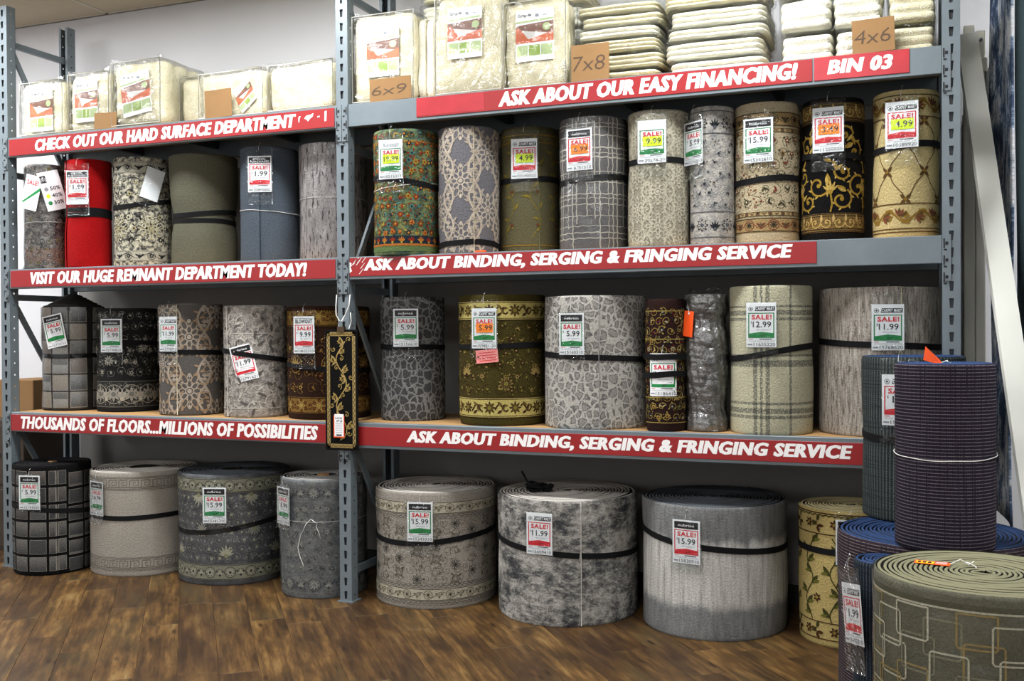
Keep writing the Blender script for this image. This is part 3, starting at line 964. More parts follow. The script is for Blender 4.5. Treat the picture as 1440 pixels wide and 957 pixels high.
EDGE_G = plain('carpet_edge_grey', '#8F8D8A', .95, 0, .1, .15)
EDGE_B = plain('carpet_edge_beige', '#C8BBA0', .95, 0, .1, .12)
EDGE_K = plain('carpet_edge_black', '#151416', .95, 0, .1, .2)
EDGE_O = plain('carpet_edge_olive', '#5C5B40', .95, 0, .1, .15)
EDGE_Y = plain('carpet_edge_cream', '#D9CC9C', .95, 0, .1, .1)
EDGE_W = plain('carpet_edge_pale', '#BBB6AE', .95, 0, .1, .12)
EDGE_BL = plain('blue_rubber_backing', '#23395F', .8, 0, .2, .15)
EDGE_DG = plain('carpet_edge_slate', '#50555A', .95, 0, .1, .15)
EDGE_OL = plain('carpet_edge_sage', '#75735B', .9, 0, .15, .08)

RT = {  # X, Y, radius, height from image pixels, shelf z, heading towards the camera (degrees)
'A1': (-2.262, .14, .135, .67, Z2, -44.1), 'A2': (-1.939, .168, .14, .686, Z2, -46.1), 'A3': (-1.598, .27, .176, .686, Z2, -48.7), 'A4': (-1.178, .347, .205, .686, Z2, -51.8),
'A5': (-.641, .288, .175, .686, Z2, -55.3), 'A6': (-.233, .342, .197, .686, Z2, -58.7), 'B1': (.356, .152, .181, .686, Z2, -62.8), 'B2': (.717, .209, .168, .686, Z2, -66.3),
'B3': (1.022, .354, .163, .686, Z2, -69.8), 'B4': (1.42, .244, .178, .686, Z2, -73.3), 'B5': (1.779, .209, .156, .686, Z2, -77), 'B6': (2.056, .19, .11, .686, Z2, -79.9),
'B7': (2.319, .246, .156, .686, Z2, -82.8), 'B8': (2.631, .266, .146, .686, Z2, -86.3), 'B9': (2.964, .235, .147, .686, Z2, -90),
'C1': (-2.258, .35, .196, .686, Z3, -45.3), 'C2': (-1.816, .367, .195, .666, Z3, -47.9), 'C3': (-1.222, .272, .194, .682, Z3, -51.1), 'C4': (-.735, .264, .189, .666, Z3, -54.5),
'C5': (-.261, .323, .243, .655, Z3, -58.4), 'D1': (.292, .342, .185, .701, Z3, -63.1), 'D2': (.878, .278, .239, .7, Z3, -68.1), 'D3': (1.417, .286, .273, .684, Z3, -73.4),
'D4': (1.829, .119, .097, .66, Z3, -77.3), 'D5': (2.025, .181, .098, .683, Z3, -79.5), 'D6': (2.34, .209, .199, .715, Z3, -83), 'D7': (2.843, .35, .283, .7, Z3, -88.7),
'E1': (-2.185, .085, .236, .686, 0, -44.6), 'E2': (-1.67, .343, .333, .647, 0, -48.7), 'E3': (-.985, .369, .338, .66, 0, -53.2), 'E4': (-.245, .226, .25, .674, 0, -58),
'F1': (.434, .344, .346, .635, 0, -64.3), 'F2': (1.239, .329, .382, .643, 0, -71.8), 'F3': (2.03, .348, .369, .65, 0, -79.9), 'F4': (2.704, .31, .244, .65, 0, -87.1),
'G1': (3.066, -.54, .368, .7, 0, -91.5), 'G2': (2.893, -1.0, .114, .675, 0, -89), 'G4': (3.190, -1.350, .328, .732, 0, -93.5),
'H1': (2.993, -.205, .212, .69, .704, -90.3), 'H2': (3.097, -.81, .176, .68, .704, -91.8)}
def st(*a): return a
def roll(k, base, edge, label, **kw):
    X_, Y_, R, h, z, a0 = RT[k]
    g = 'rolled carpets stacked in front of the rack' if k[0] in 'GH' else 'rolled carpets standing on the rack'
    return make_roll((X_, Y_, z), R, h, a0, base, edge, label, group=g, **kw)
def U(k): return min(RT[k][2]*2.3, PI*RT[k][2])
K = lambda c, v=.25: pile(c, v)

# --- upper left shelf
b = m_blotch('faded_multi_pile', [(.30, '#1F1D1E'), (.42, '#4A4748'), (.5, '#7C7770'), (.58, '#8E867E'), (.68, '#B8AFA6')], 24, seed=1, second=((1, 1, 1), 30, '#9A7046', .60, .66, .6), band=[(.04, .13, '#A9714C', .38)])
A = Art(3); u_ = U('A1'); field(A, u_, .02, .66, .045, [(K('#C0BAB0'), K('#8A5C38'), K('#2A2B2E')), (K('#4C4A4C'), K('#C0BAB0'), K('#8A837A')), (K('#9A8A4C'), K('#3A3838'), K('#A8A298'))], K('#242224'), dens=.95)
roll('A1', b, EDGE_DG, 'narrow faded multicolour distressed roll with two folded tags, leftmost on the upper shelf', art=A, turns=5, wrap=True, strings=((.30, .003, 0),))
roll('A2', pile('#A80C10', .35, 300), plain('carpet_edge_red', '#8C0A0E', .95, 0, .1, .1), 'plain bright red rolled carpet on the upper left shelf', turns=4, straps=((.365, -.004, 0), (.335, 0, 0)), seam=-75)
b = m_blotch('cream_black_ornate', [(.40, '#232324'), (.48, '#7E7B6E'), (.56, '#C9C4AB'), (.7, '#D8D3BC')], 34, seed=2)
A = Art(5); u_ = U('A3'); cr = K('#D2CDB2'); bk = K('#25262A'); ye = K('#B5AC84')
field(A, u_, .14, .56, .062, [(cr, bk, bk), (bk, cr, cr), (ye, bk, bk)], bk, 0, .003, 1, 1.05)
border(A, u_, .035, .10, K('#B9B6A4'), bk, bk, K('#8C8A80'), .07); border(A, u_, .585, .655, K('#B9B6A4'), bk, bk, K('#8C8A80'), .07)
for x in (-.22, .0, .21): A.medal(x+.05, .24, .085, ye, .004, 3, 8, cr)
roll('A3', b, EDGE_B, 'cream and charcoal ornate rolled carpet beside the plain red roll on the upper left shelf', art=A, turns=5, straps=((.40, .025, -.01),))
roll('A4', m_heather('olive_heather', '#40402F', '#6C6A50', 220), EDGE_O, 'plain olive green rolled carpet on the upper left shelf', turns=5, prof=lambda z, a: .010*max(0, (z-.33)/.35)-.004, straps=((.327, .015, -.008), (.275, -.002, 0)), pinch=.010)
roll('A5', m_heather('slate_blue_pile', '#2F3B48', '#4C5A68', 260), plain('carpet_edge_blue', '#2A3440', .95, 0, .1), 'plain slate blue rolled carpet tied with white string on the upper left shelf', turns=5, seam=-20, strings=((.305, -.012, -.004),))
b = m_streaks('lavender_distressed', [(.3, '#8A8282'), (.5, '#B4ACAB'), (.7, '#CBC4C1')], 22, 5, blot=((70, 13, 1), '#2A1C20', .54, .58, .92))
roll('A6', b, EDGE_G, 'lilac grey rolled carpet with dark worn streaks left of the middle post', turns=5, strings=((.365, 0, 0),), wrap=True)

# --- upper right shelf
b = m_blotch('persian_green_ground', [(.36, '#1E2A20'), (.47, '#3E5A48'), (.56, '#6E7B45'), (.7, '#7C8A6A')], 14, seed=4)
A = Art(8); u_ = U('B1'); rd = K('#8C3018'); og = K('#B8702C'); yl = K('#A8923C'); nv = K('#1C2A34'); tl = K('#4F7A70'); gr = K('#3F5A2E')
field(A, u_, .10, .68, .046, [(rd, yl, gr), (og, rd, nv), (yl, rd, rd), (rd, og, tl), (nv, og, yl), (tl, nv, rd)], K('#5A4A20'), 0, .004, 1, 1.4)
A.rect(-u_, u_, .02, .05, K('#5F7448'), 2); A.rect(-u_, u_, .05, .062, K('#B26A30'), 3); A.rect(-u_, u_, .062, .105, nv, 2)
for i in range(16):
    x = -u_+(i+.5)*u_/8; A.sprig(x, .07, PI/2, .034, og if i % 2 else rd, 4, 2, yl)
for v_ in (.055, .615): A.wave(-u_, u_, v_, .004, .02, .004, og, 5)
roll('B1', b, plain('carpet_edge_moss', '#33402A', .95), 'green and rust floral rolled carpet right beside the middle post on the upper shelf', art=A, turns=4, straps=((.400, -.028, 0),), strings=((.38, .02, 0),))
def damask(k, c1, c2, pu, pv, lw, seed=2, off=0.0, ogee=True, v00=0.0):
    A = Art(seed); u_ = U(k); m1 = K(c1, .15); m2 = K(c2, .15)
    nu = int(2*u_/pu)+1
    for i in range(nu+1):
        x = -u_+i*pu+off
        for j in range(-1, int(.7/pv)+2):
            y = v00+j*pv+(pv/2 if i % 2 else 0)
            r = pu*.66
            if -.03 < y < .72:
                A.medal(x, y, r, m1, lw, 0, 8, m2)
                for q in range(8): a = q*PI/4+PI/8; A.leaf(x+r*.80*C(a), y+r*.80*S(a), a, r*.30, r*.15, m2, 1); A.leafo(x+r*.5*C(a-PI/8), y+r*.5*S(a-PI/8), a-PI/8, r*.4, r*.24, m1, lw*.8, 1)
        if ogee:
            for sg in (-1, 1):
                A.vwave(x+pu/2, .01, .68, sg*pu*.22, pv, lw*2.1, m1, 1, i*PI+v00/pv*2*PI)
                for q in range(int(.7/pv*6)):
                    y = .02+q*pv/6; xx = x+pu/2+sg*pu*.22*S(2*PI*y/pv+i*PI+v00/pv*2*PI); A.leaf(xx, y, PI/2-sg*1.0, pv*.11, pv*.045, m2, 2, .2)
            for j in range(int(.7/pv)*2+3):
                y = v00+j*pv/2+pv/4; A.sprig(x+pu/2, y, PI/2, pv*.10, m1, 2, 2); A.sprig(x+pu/2, y, -PI/2, pv*.10, m1, 2, 2)
    return A
roll('B2', m_heather('grey_damask_ground', '#5A585D', '#706E74'), EDGE_B, 'grey and cream damask rolled carpet without a tag on the upper right shelf', art=damask('B2', '#BDB1A0', '#A99E90', .155, .31, .0055, 3, .03, True, .08), turns=4, seam=8, straps=((.045, 0, .018),))
b = m_heather('dark_olive_ground', '#3F3A18', '#5A5526', 200)
A = Art(9); u_ = U('B3'); vn = K('#7E6F2C'); rs = K('#6B3A24')
for i, x in enumerate((-.26, -.12, .03, .16, .30)):
    A.vwave(x, .09, .64, .03, .26, .004, vn, 0, i*1.7)
    for j in range(9):
        y = .12+j*.06; A.leaf(x+.03*S(2*PI*y/.26+i*1.7), y, .6+(j % 2)*2.0, .05, .016, vn, 1, .3)
        if j % 3 == 0: A.sprig(x+.02, y+.02, PI/2+.4, .034, rs, 1, 1, vn)
guard(A, u_, (.045, .60, .64), .006, K('#8C6E2C')); A.wave(-u_, u_, .62, .008, .05, .004, vn, 2)
roll('B3', b, EDGE_O, 'dark olive rolled carpet with faint trailing vines on the upper right shelf', art=A, turns=4, seam=17, straps=((.402, .003, 0),))
b = m_heather('warm_grey_ground', '#5E5A5A', '#7A7676')
A = Art(12); u_ = U('B4'); ln = K('#D6D0C2', .15); R = random.Random(3)
for x in (-.36, -.30, -.235, -.20, -.15, -.118, -.085, -.03, .012, .03, .075, .11, .135, .19, .235, .25, .30, .35):
    x += R.uniform(-.006, .006); v0_, v1_ = (0.0, .68) if R.random() < .6 else (R.uniform(0, .2), R.uniform(.5, .68))
    A.rib([(x+.0022*S(q*1.7+x*40)+.0015*R.uniform(-1, 1), v0_+(v1_-v0_)*q/44) for q in range(45)], R.choice((.004, .006, .0075)), ln, 0)
for v_ in (.06, .085, .12, .17, .235, .262, .29, .345, .40, .47, .495, .525, .585, .625, .65):
    v_ += R.uniform(-.005, .005)
    A.rib([(-u_+2*u_*q/70, v_+.002*S(q*1.3+v_*50)+.0012*R.uniform(-1, 1)) for q in range(71)], R.choice((.004, .0055, .0075)), ln, 1)
roll('B4', b, EDGE_G, 'taupe rolled carpet with irregular pale grid lines on the upper right shelf', art=A, turns=5, straps=((.366, .012, 0),), wrap=True)
roll('B5', m_heather('sand_ground', '#8E8874', '#A39D88'), EDGE_B, 'pale sand rolled carpet with a soft cream scroll lattice on the upper right shelf', art=damask('B5', '#BDB7A2', '#B3AD98', .115, .17, .006, 4, .01, True, .02), turns=4, straps=((.433, 0, 0),))
b = m_blotch('grey_cream_ground', [(.32, '#5F6062'), (.45, '#94928E'), (.55, '#ACA89F'), (.7, '#C6C1B6')], 22, seed=6)
A = Art(13); u_ = U('B6'); dk = K('#24272C'); md = K('#55585D')
field(A, u_, .18, .53, .05, [(md, dk, md), (K('#A59E92'), dk, md)], None, 0, .002, .8, .8)
for x in (-.2, -.07, .06, .19):
    for y in (.10, .60): A.flower(x+.02, y, .034, 8, dk, md, 1, 0, K('#B7B3AA')); A.sprig(x+.085, y-.02, PI/2, .045, dk, 1, 2, md)
guard(A, u_, (.04, .165, .55, .66), .004, md)
roll('B6', b, EDGE_W, 'slim grey cream rolled carpet with charcoal medallion borders on the upper right shelf', art=A, turns=4)
b = m_heather('cream_persian_ground', '#AD9E7C', '#C4B593')
A = Art(14); u_ = U('B7'); dg = K('#3C3D2E'); br = K('#8A6A3E'); rw = K('#7A3A2C'); cr = K('#C9BC98')
field(A, u_, .17, .53, .058, [(dg, cr, dg), (rw, cr, dg), (br, dg, dg), (cr, rw, rw)], K('#5A5540'), 0, .0022, 1, .95)
border(A, u_, .055, .125, K('#A48A5E'), K('#5A4A34'), rw, K('#2E2C24'), .06); border(A, u_, .565, .635, K('#A48A5E'), K('#5A4A34'), dg, K('#2E2C24'), .06)
border(A, u_, .132, .155, K('#B39C6E'), rw, dg, K('#4A4534'), .03, vine=False, lw=.003)
border(A, u_, .535, .558, K('#B39C6E'), rw, dg, K('#4A4534'), .03, vine=False, lw=.003)
roll('B7', b, EDGE_B, 'cream persian rolled carpet with brown flower borders on the upper right shelf', art=A, turns=4, straps=((.312, .008, 0),))
A = Art(15); u_ = U('B8'); gd = K('#9A7B2E'); g2 = K('#B79A50'); bk = K('#0E0D0C')
for x, y, r, d, a in ((-.17, .32, .045, 1, 2), (-.07, .27, .05, -1, 0), (.05, .33, .035, 1, 3), (.13, .26, .05, 1, 1), (-.02, .44, .04, -1, 4), (-.14, .46, .045, 1, 0), (.12, .43, .042, -1, 2), (.22, .36, .05, 1, 0), (-.27, .33, .05, -1, 2), (.04, .20, .045, -1, 1), (-.13, .195, .04, 1, 3), (.2, .19, .04, 1, 0), (.06, .51, .035, 1, 0), (-.07, .51, .035, -1, 3), (-.25, .47, .04, 1, 1), (.26, .48, .04, 1, 1)):
    A.spiral(x, y, r*1.15, a, d, .010, gd, 0, 1.1, g2); A.leaf(x+r*C(a), y+r*S(a), a-d*1.4, .055, .02, gd, 1, .25); A.leaf(x+r*C(a), y+r*S(a), a-d*2.0, .045, .016, g2, 2, -.25)
for x in (-.19, -.01, .17):
    A.sprig(x, .235, PI/2, .06, g2, 2, 2, gd); A.rib([(x, .14), (x+.008, .18), (x, .235)], .008, gd, 1)
for (v0_, v1_) in ((.045, .135), (.57, .66)):
    A.rect(-u_, u_, v0_, v1_, K('#7A6238'), 0); guard(A, u_, (v0_+.004, v1_-.004, v0_+.014, v1_-.014), .004, K('#2A2014'))
    for i in range(12):
        x = -u_+(i+.5)*u_/6; A.spiral(x, (v0_+v1_)/2, .026, i*PI, 1 if i % 2 else -1, .006, K('#B79A5A'), 2, 1.1, K('#3A2A16'), 14)
        A.leaf(x+.028, (v0_+v1_)/2, 1.2, .04, .014, K('#C0A468'), 3, .3)
roll('B8', pile('#0D0C0C', .4), EDGE_K, 'black rolled carpet with gold acanthus scrolls on the upper right shelf', art=A, turns=4, straps=((.41, -.008, 0),))
b = m_heather('butter_cream_ground', '#B8A368', '#CDBB82')
A = Art(16); u_ = U('B9'); br = K('#5C4326'); gd = K('#8A6A2A'); rs = K('#7A4632')
P = .17
for i in range(-4, 5):
    for sg in (-1, 1):
        x0_ = i*P; pts = [(x0_+sg*(q/24)*P*1.4+.004*S(q), .18+(q/24)*.36) for q in range(25)]
        A.rib(pts, .004, br, 0)
for i in range(-4, 5):
    for j, y in enumerate((.18, .31, .435, .54)):
        x = i*P+(P/2 if j % 2 else 0)
        for q in range(4): A.leaf(x, y, PI/4+q*PI/2, .034, .016, br, 1)
        A.disc(x, y, .008, gd, 2, 6)
guard(A, u_, (.03, .045, .16, .56, .66), .005, br)
for (v0_, v1_) in ((.05, .155), (.57, .655)):
    for i in range(9):
        x = -u_+(i+.5)*2*u_/9; d = 1 if i % 2 else -1; vm = (v0_+v1_)/2
        A.rib([(x-.04, vm-.02*d), (x-.02, vm+.012*d), (x+.01, vm+.022*d), (x+.035, vm), (x+.05, vm-.02*d)], .016, gd, 1, tap=2)
        A.spiral(x, vm, .03, d, d, .008, gd, 2, 1.0, gd, 14)
        for q in range(4): A.leaf(x+.045, vm, .3+q*.5*d, .04, .014, rs if q % 2 else br, 3, .2)
roll('B9', b, EDGE_Y, 'butter yellow rolled carpet with a brown trellis, rightmost on the upper shelf', art=A, turns=5, straps=((.428, .012, 0),), core=None)

# --- middle shelf, left
b = pile('#34312E', .25)
A = Art(20); u_ = U('C1'); R = random.Random(2); shades = [m_shag_square('shag_taupe', '#7A6E66', '#A3968C', .112), m_shag_square('shag_grey', '#4A4B4D', '#A5A5A3', .112), m_shag_square('shag_sand', '#A89C8C', '#C4B8A8', .112), m_shag_square('shag_pale', '#767674', '#B8B6B0', .112, .05)]
ol = K('#B0ABA0'); wd = .118
for i in range(8):
    for j in range(6):
        x0_ = -4.25*wd+i*wd+(.0 if i < 5 else .03); y0_ = .015+j*.112
        A.rect(x0_+.004, x0_+wd-.008, y0_+.005, min(y0_+.108, .68), ol, 0); A.rect(x0_+.009, x0_+wd-.013, y0_+.010, min(y0_+.103, .677), R.choice(shades), 1)
roll('C1', b, plain('carpet_edge_charcoal', '#3A3836', .95, 0, .1, .15), 'grey and taupe block-pattern roll with coned top, leftmost on the middle shelf', art=A, turns=12, cone=.085, straps=((.365, .0, -.008),), wrap=True)
b = pile('#222222', .4)
A = Art(21); u_ = U('C2'); c1 = K('#9C998E'); c2 = K('#6F6E68'); c3 = K('#B3AC9C')
field(A, u_, .22, .50, .062, [(c1, b, c2), (c2, c1, c1), (c3, c2, c2)], c2, 0, .003, 1, .95)
border(A, u_, .03, .20, K('#2E2E2D'), c1, c3, c2, .055); field(A, u_, .04, .19, .045, [(c2, b, c1), (c1, c2, c2)], c2, 0, .003, 1, .9); field(A, u_, .52, .65, .05, [(c1, b, c2), (c3, b, c1)], c2)
for x, y in ((-.12, .33), (.10, .42), (-.28, .4), (.28, .36)): A.flower(x, y, .036, 10, c3, c2, 4, 0, c1)
roll('C2', b, EDGE_K, 'black rolled carpet with cream flowers on the middle left shelf', art=A, turns=6, straps=((.448, -.012, 0),), wrap=False)
roll('C3', m_heather('taupe_damask_ground', '#48443F', '#5C5751'), EDGE_B, 'taupe damask rolled carpet with tan rosettes on the middle left shelf', art=damask('C3', '#B5A898', '#A58C70', .185, .33, .006, 5, .06, True, .15), turns=6, seam=-27, straps=((.387, -.008, 0),))
b = m_blotch('pale_grey_scroll', [(.38, '#68645F'), (.47, '#8C8780'), (.55, '#A8A29A'), (.7, '#BFB9B0')], 30, seed=8)
A = Art(22); u_ = U('C4'); c1 = K('#C2BCB2', .15); c2 = K('#615D58')
R = random.Random(6)
for i in range(9):
    for j in range(7):
        x = -u_+(i+.5)*2*u_/9+R.uniform(-.01, .01); y = .06+j*.092+(.04 if i % 2 else 0)
        if y > .64: continue
        A.spiral(x, y, .045, R.uniform(0, 6), R.choice((-1, 1)), .007, c1, 0, 1.1, c1); A.leaf(x, y, R.uniform(0, 6), .06, .02, c2, 1, .3); A.leaf(x, y+.01, R.uniform(0, 6), .05, .018, c1, 2, -.3)
guard(A, u_, (.055, .5), .005, c1)
roll('C4', b, EDGE_W, 'pale grey rolled carpet with leafy scrollwork and a tilted tag on the middle left shelf', art=A, turns=7, seam=-62, straps=((.366, -.033, 0),), strap_d=.0075, pinch=0)
b = pile('#2E1A10', .35)
A = Art(23); u_ = U('C5'); gd = K('#8A6A30'); g2 = K('#A8884A'); rd = K('#4E1E14')
field(A, u_, .15, .52, .07, [(gd, rd, g2), (g2, b, gd), (rd, gd, gd)], K('#6A4E24'), 0, .003, 1, .8)
for x in (-.45, -.22, .01, .25): A.sprig(x, .30, PI/2, .07, g2, 3, 3, rd); A.ring(x, .32, .05, .005, gd, 3)
A.rect(-u_, u_, .035, .13, K('#80602C'), 0); A.rect(-u_, u_, .54, .65, K('#86672F'), 0)
for i in range(10):
    x = -u_+(i+.5)*u_/5
    for y in (.082, .595): A.medal(x, y, .045, K('#B3954F'), .004, 2, 6, rd); A.spiral(x+.055, y, .024, i, 1, .004, rd, 2, 1.0)
guard(A, u_, (.04, .125, .545, .645), .005, K('#33210F'))
roll('C5', b, plain('carpet_edge_brown', '#4A3820', .95), 'dark brown and gold persian rolled carpet behind the middle post', art=A, turns=8, straps=((.300, -.02, -.01),))

# --- middle shelf, right
roll('D1', m_leopard('dark_leopard_pile', '#7C7B79', '#0A0A0C', '#1E1E20', 25, .075, .12, .15), EDGE_K, 'charcoal and black leopard print rolled carpet on the middle right shelf', turns=6, straps=((.417, -.003, 0),))
b = pile('#453D18', .35)
A = Art(25); u_ = U('D2'); yl = K('#C2B36A'); dk = K('#3A2418'); og = K('#7E7434'); tn = K('#A08850')
field(A, u_, .16, .56, .062, [(og, dk, tn), (dk, tn, og), (tn, dk, og)], dk, 0, .0026, .95, .8)
for x in (-.38, .02, .42): A.flower(x, .225, .042, 11, tn, og, 3, 0, dk)
for x in (-.22, .2): A.sprig(x, .27, PI/2, .06, tn, 2, 3, dk); A.sprig(x+.05, .46, PI/2, .05, tn, 2, 3, dk)
for v0_, v1_ in ((.045, .15), (.565, .665)):
    A.rect(-u_, u_, v0_, v1_, yl, 1); guard(A, u_, (v0_, v1_, v0_+.008, v1_-.008), .0035, dk, 2)
    for i in range(8):
        x = -u_+(i+.5)*2*u_/8; vm = (v0_+v1_)/2
        A.flower(x, vm, .036, 8, dk, og, 3, 0, K('#5A4420')); A.wave(x+.03, x+.10, vm, .02, .07, .008, dk, 3, i)
        for q in range(5): A.leaf(x+.068, vm+(-.012 if q % 2 else .012), q*1.25, .034, .014, dk if q % 2 else K('#6A5528'), 4)
roll('D2', b, EDGE_O, 'olive green rolled carpet with yellow flower borders on the middle right shelf', art=A, turns=9, straps=((.425, .006, 0),))
roll('D3', m_leopard('pale_leopard_pile', '#C2BEB4', '#66635F', '#98948C', 25, .10, .11, .35), EDGE_G, 'pale grey leopard print rolled carpet with a serged seam down its front', turns=11, seam=3, straps=((.367, -.014, 0),))
b = pile('#2A1814', .35)
A = Art(27); u_ = U('D4'); rd = K('#6A1E18'); gd = K('#A08A48'); gn = K('#4A5A38'); cr = K('#B5A67C'); nv = K('#2A3040')
field(A, u_, .05, .62, .044, [(rd, gd, gn), (gd, rd, gd), (cr, nv, rd), (gn, gd, cr), (nv, cr, gd)], gd, 0, .0028, 1, 1.1)
guard(A, u_, (.045, .17, .36, .46, .60), .004, gd, 5)
roll('D4', b, EDGE_K, 'narrow red and gold persian rolled carpet bound with two black straps', art=A, turns=4, straps=((.372, -.002, 0), (.28, .004, .006)), strap_d=.0085, pinch=0)
b = m_blotch('wrapped_grey_pile', [(.3, '#4C4A49'), (.45, '#6F6C69'), (.55, '#8A8784'), (.7, '#A6A3A0')], 16, seed=9, second=((1, 1, 1), 12, '#A58A78', .66, .7, .6))
pf = lambda z, a: (.002 if z < .07 else -.010*S(PI*min(1, (z-.07)/.11)) if z < .18 else .006*S(PI*(z-.18)/.32) if z < .5 else -.014*S(PI*(z-.5)/.10) if z < .6 else .002)
D5 = roll('D5', b, EDGE_G, 'slim grey rolled carpet fully wrapped in crinkled clear plastic', turns=4, prof=pf, wrap=False)
wb = MB(); V = []; F = []; R = random.Random(1); k = 72; nz_ = 60
ph_ = [R.uniform(0, 6) for _ in range(8)]
for i in range(k):
    a = 2*PI*i/k
    for j in range(nz_+1):
        z = .004+.675*j/nz_
        r = .098+pf(z, a)+.0085+.0035*abs(S(a*7+z*50+ph_[0]))*(.4+.6*S(z*60)**2)+.003*S(a*17+ph_[1]+z*24)+.003*S(z*190+a*3)
        V.append((r*C(a), r*S(a), z))
for i in range(k):
    for j in range(nz_): F.append((i*(nz_+1)+j, ((i+1) % k)*(nz_+1)+j, ((i+1) % k)*(nz_+1)+j+1, i*(nz_+1)+j+1))
wb.add(V, F, FILM, True)
for j in range(3):
    wb.tube([(.085*C(q), .085*S(q), .70+.014*S(q*3+j)) for q in [j*2+t*.2 for t in range(9)]], .006, BAG, 5)
wb.build('crinkled_wrap', D5)
roll('D6', m_plaid(), EDGE_Y, 'cream rolled carpet with charcoal plaid stripes on the middle right shelf', turns=7, straps=((.394, .034, 0),))
b = m_streaks('bark_texture_pile', [(.28, '#4C443E'), (.42, '#8E857A'), (.52, '#A9A196'), (.66, '#C2BCB0')], 95, 9, blot=((60, 14, 1), '#4A403A', .56, .62, .8))
roll('D7', b, EDGE_B, 'broad bark-textured beige grey rolled carpet, rightmost on the middle shelf', turns=10, straps=((.430, -.014, 0),), seam=20)

# --- floor row
b = pile('#0C0B0C', .4)
A = Art(30); u_ = U('E1'); R = random.Random(8); p_ = .108
shades = [m_shag_square('shag_black', '#08080A', '#262626', p_), m_shag_square('shag_slate', '#0E0E0F', '#525250', p_, .04), m_shag_square('shag_warm', '#1E1A18', '#60564F', p_), m_shag_square('shag_ash', '#161514', '#6C6862', p_)]
ol = K('#8C877E')
for i in range(9):
    for j in range(6):
        x0_ = -.50+i*.118; dy = .022 if i > 4 else 0; y0_ = .02+j*.108-dy; t0_, t1_ = max(.012, y0_+.008), min(y0_+.098, .655)
        if t1_-t0_ < .02: continue
        A.rect(x0_+.006, x0_+.108, t0_, t1_, ol, 0); A.rect(x0_+.0085, x0_+.1055, t0_+.0028, t1_-.0028, R.choice(shades), 1)
roll('E1', b, EDGE_K, 'black block-pattern rolled carpet on the floor beside the left post', art=A, turns=14, pitch=.015, core=.028, seam=6, straps=((.405, -.03, 0),))
A = Art(31); u_ = U('E2'); ky = K('#6C675E', .15); kl = K('#B5AFA4', .1)
for v0_ in (.045, .545):
    guard(A, u_, (v0_-.006, v0_+.002, v0_+.066, v0_+.074), .003, ky, 1)
    P = .068; n_ = int(2*u_/P)
    for i in range(n_):
        x = -u_+i*P; a_, b_ = v0_+.012, v0_+.056
        A.line([(x, a_), (x, b_), (x+.05, b_), (x+.05, a_+.012), (x+.02, a_+.012), (x+.02, b_-.014), (x+.034, b_-.014)], .0045, ky, 2, .02)
        A.line([(x, a_), (x+P, a_)], .0045, ky, 2, .02)
roll('E2', m_heather('oatmeal_ground', '#9B9488', '#B0A99C'), EDGE_W, 'plain oatmeal rolled carpet with greek key borders on the floor', art=A, turns=16, pitch=.014, straps=((.368, .004, 0),))
b = m_blotch('slate_floral_ground', [(.35, '#3E4044'), (.5, '#54565A'), (.68, '#6C6E70')], 9, seed=10)
A = Art(32); u_ = U('E3'); cr = K('#C9C7B0'); gy = K('#9C9EA0'); yl = K('#A9A982'); dk = K('#35373B')
field(A, u_, .14, .55, .048, [(gy, cr, gy), (cr, yl, gy), (gy, dk, cr)], gy, 0, .002, 1, .85)
for x in (-.55, -.2, .12, .45):
    A.flower(x, .33, .042, 12, cr, yl, 3, 0, gy); A.sprig(x+.15, .18, PI/2, .07, cr, 3, 3, yl); A.sprig(x-.02, .54, -PI/2, .07, cr, 3, 3, yl)
border(A, u_, .035, .125, K('#A5A48E'), cr, dk, K('#4A4B48'), .06, 1); border(A, u_, .555, .64, K('#A5A48E'), cr, dk, K('#4A4B48'), .06, 1)
roll('E3', b, EDGE_DG, 'slate grey floral rolled carpet with cream borders on the floor', art=A, turns=18, pitch=.014, straps=((.352, .042, -.012),), wrap=True, core=None)
b = m_blotch('faded_grey_floral', [(.33, '#4E5256'), (.46, '#6B6F72'), (.56, '#7E8180'), (.7, '#979892')], 18, seed=11, second=((1, 1, 1), 14, '#8E6F68', .66, .72, .5))
A = Art(33); u_ = U('E4'); lt = K('#ABADA4'); md = K('#4E5256')
field(A, u_, .14, .54, .06, [(lt, md, md), (md, lt, lt)], lt, 0, .002, .9, .85)
border(A, u_, .03, .13, None, lt, md, K('#8C8E88'), .08); border(A, u_, .55, .65, None, lt, md, K('#8C8E88'), .08)
roll('E4', b, EDGE_G, 'faded grey floral rolled carpet tied with white cord beside the middle post', art=A, turns=10, pitch=.017, core=.035, wrap=True, strings=((.435, 0, .002),))
b = m_heather('stone_ground', '#938C80', '#A8A195', 120)
A = Art(34); u_ = U('F1'); dk = K('#3E3D38'); cr = K('#BBB4A0'); br = K('#6A6254')
nu_ = 15
for i in range(nu_):
    for j in range(5):
        x = -u_+(i+.5)*2*u_/nu_; y = .165+j*.075+(.035 if i % 2 else 0)
        if y > .49: continue
        if (i+j) % 3 == 0:
            for q in range(8): A.leafo(x, y, q*PI/4, .03, .014, dk, .0022, 1)
        elif (i+j) % 3 == 1: A.spiral(x, y, .03, i+j, 1 if i % 2 else -1, .0028, br, 0, 1.0, br, 14); A.flower(x+.02, y, .009, 5, dk, cr, 1)
        else:
            A.ring(x, y, .02, .0028, dk, 1); A.ring(x, y, .011, .0025, br, 1)
            for q in range(4): A.leaf(x+.02*C(q*PI/2+.5), y+.02*S(q*PI/2+.5), q*PI/2+.9, .026, .009, br, 1)
field(A, u_, .14, .50, .05, [(br, cr, dk), (cr, dk, br)], br, 0, .0018, .8, .45)
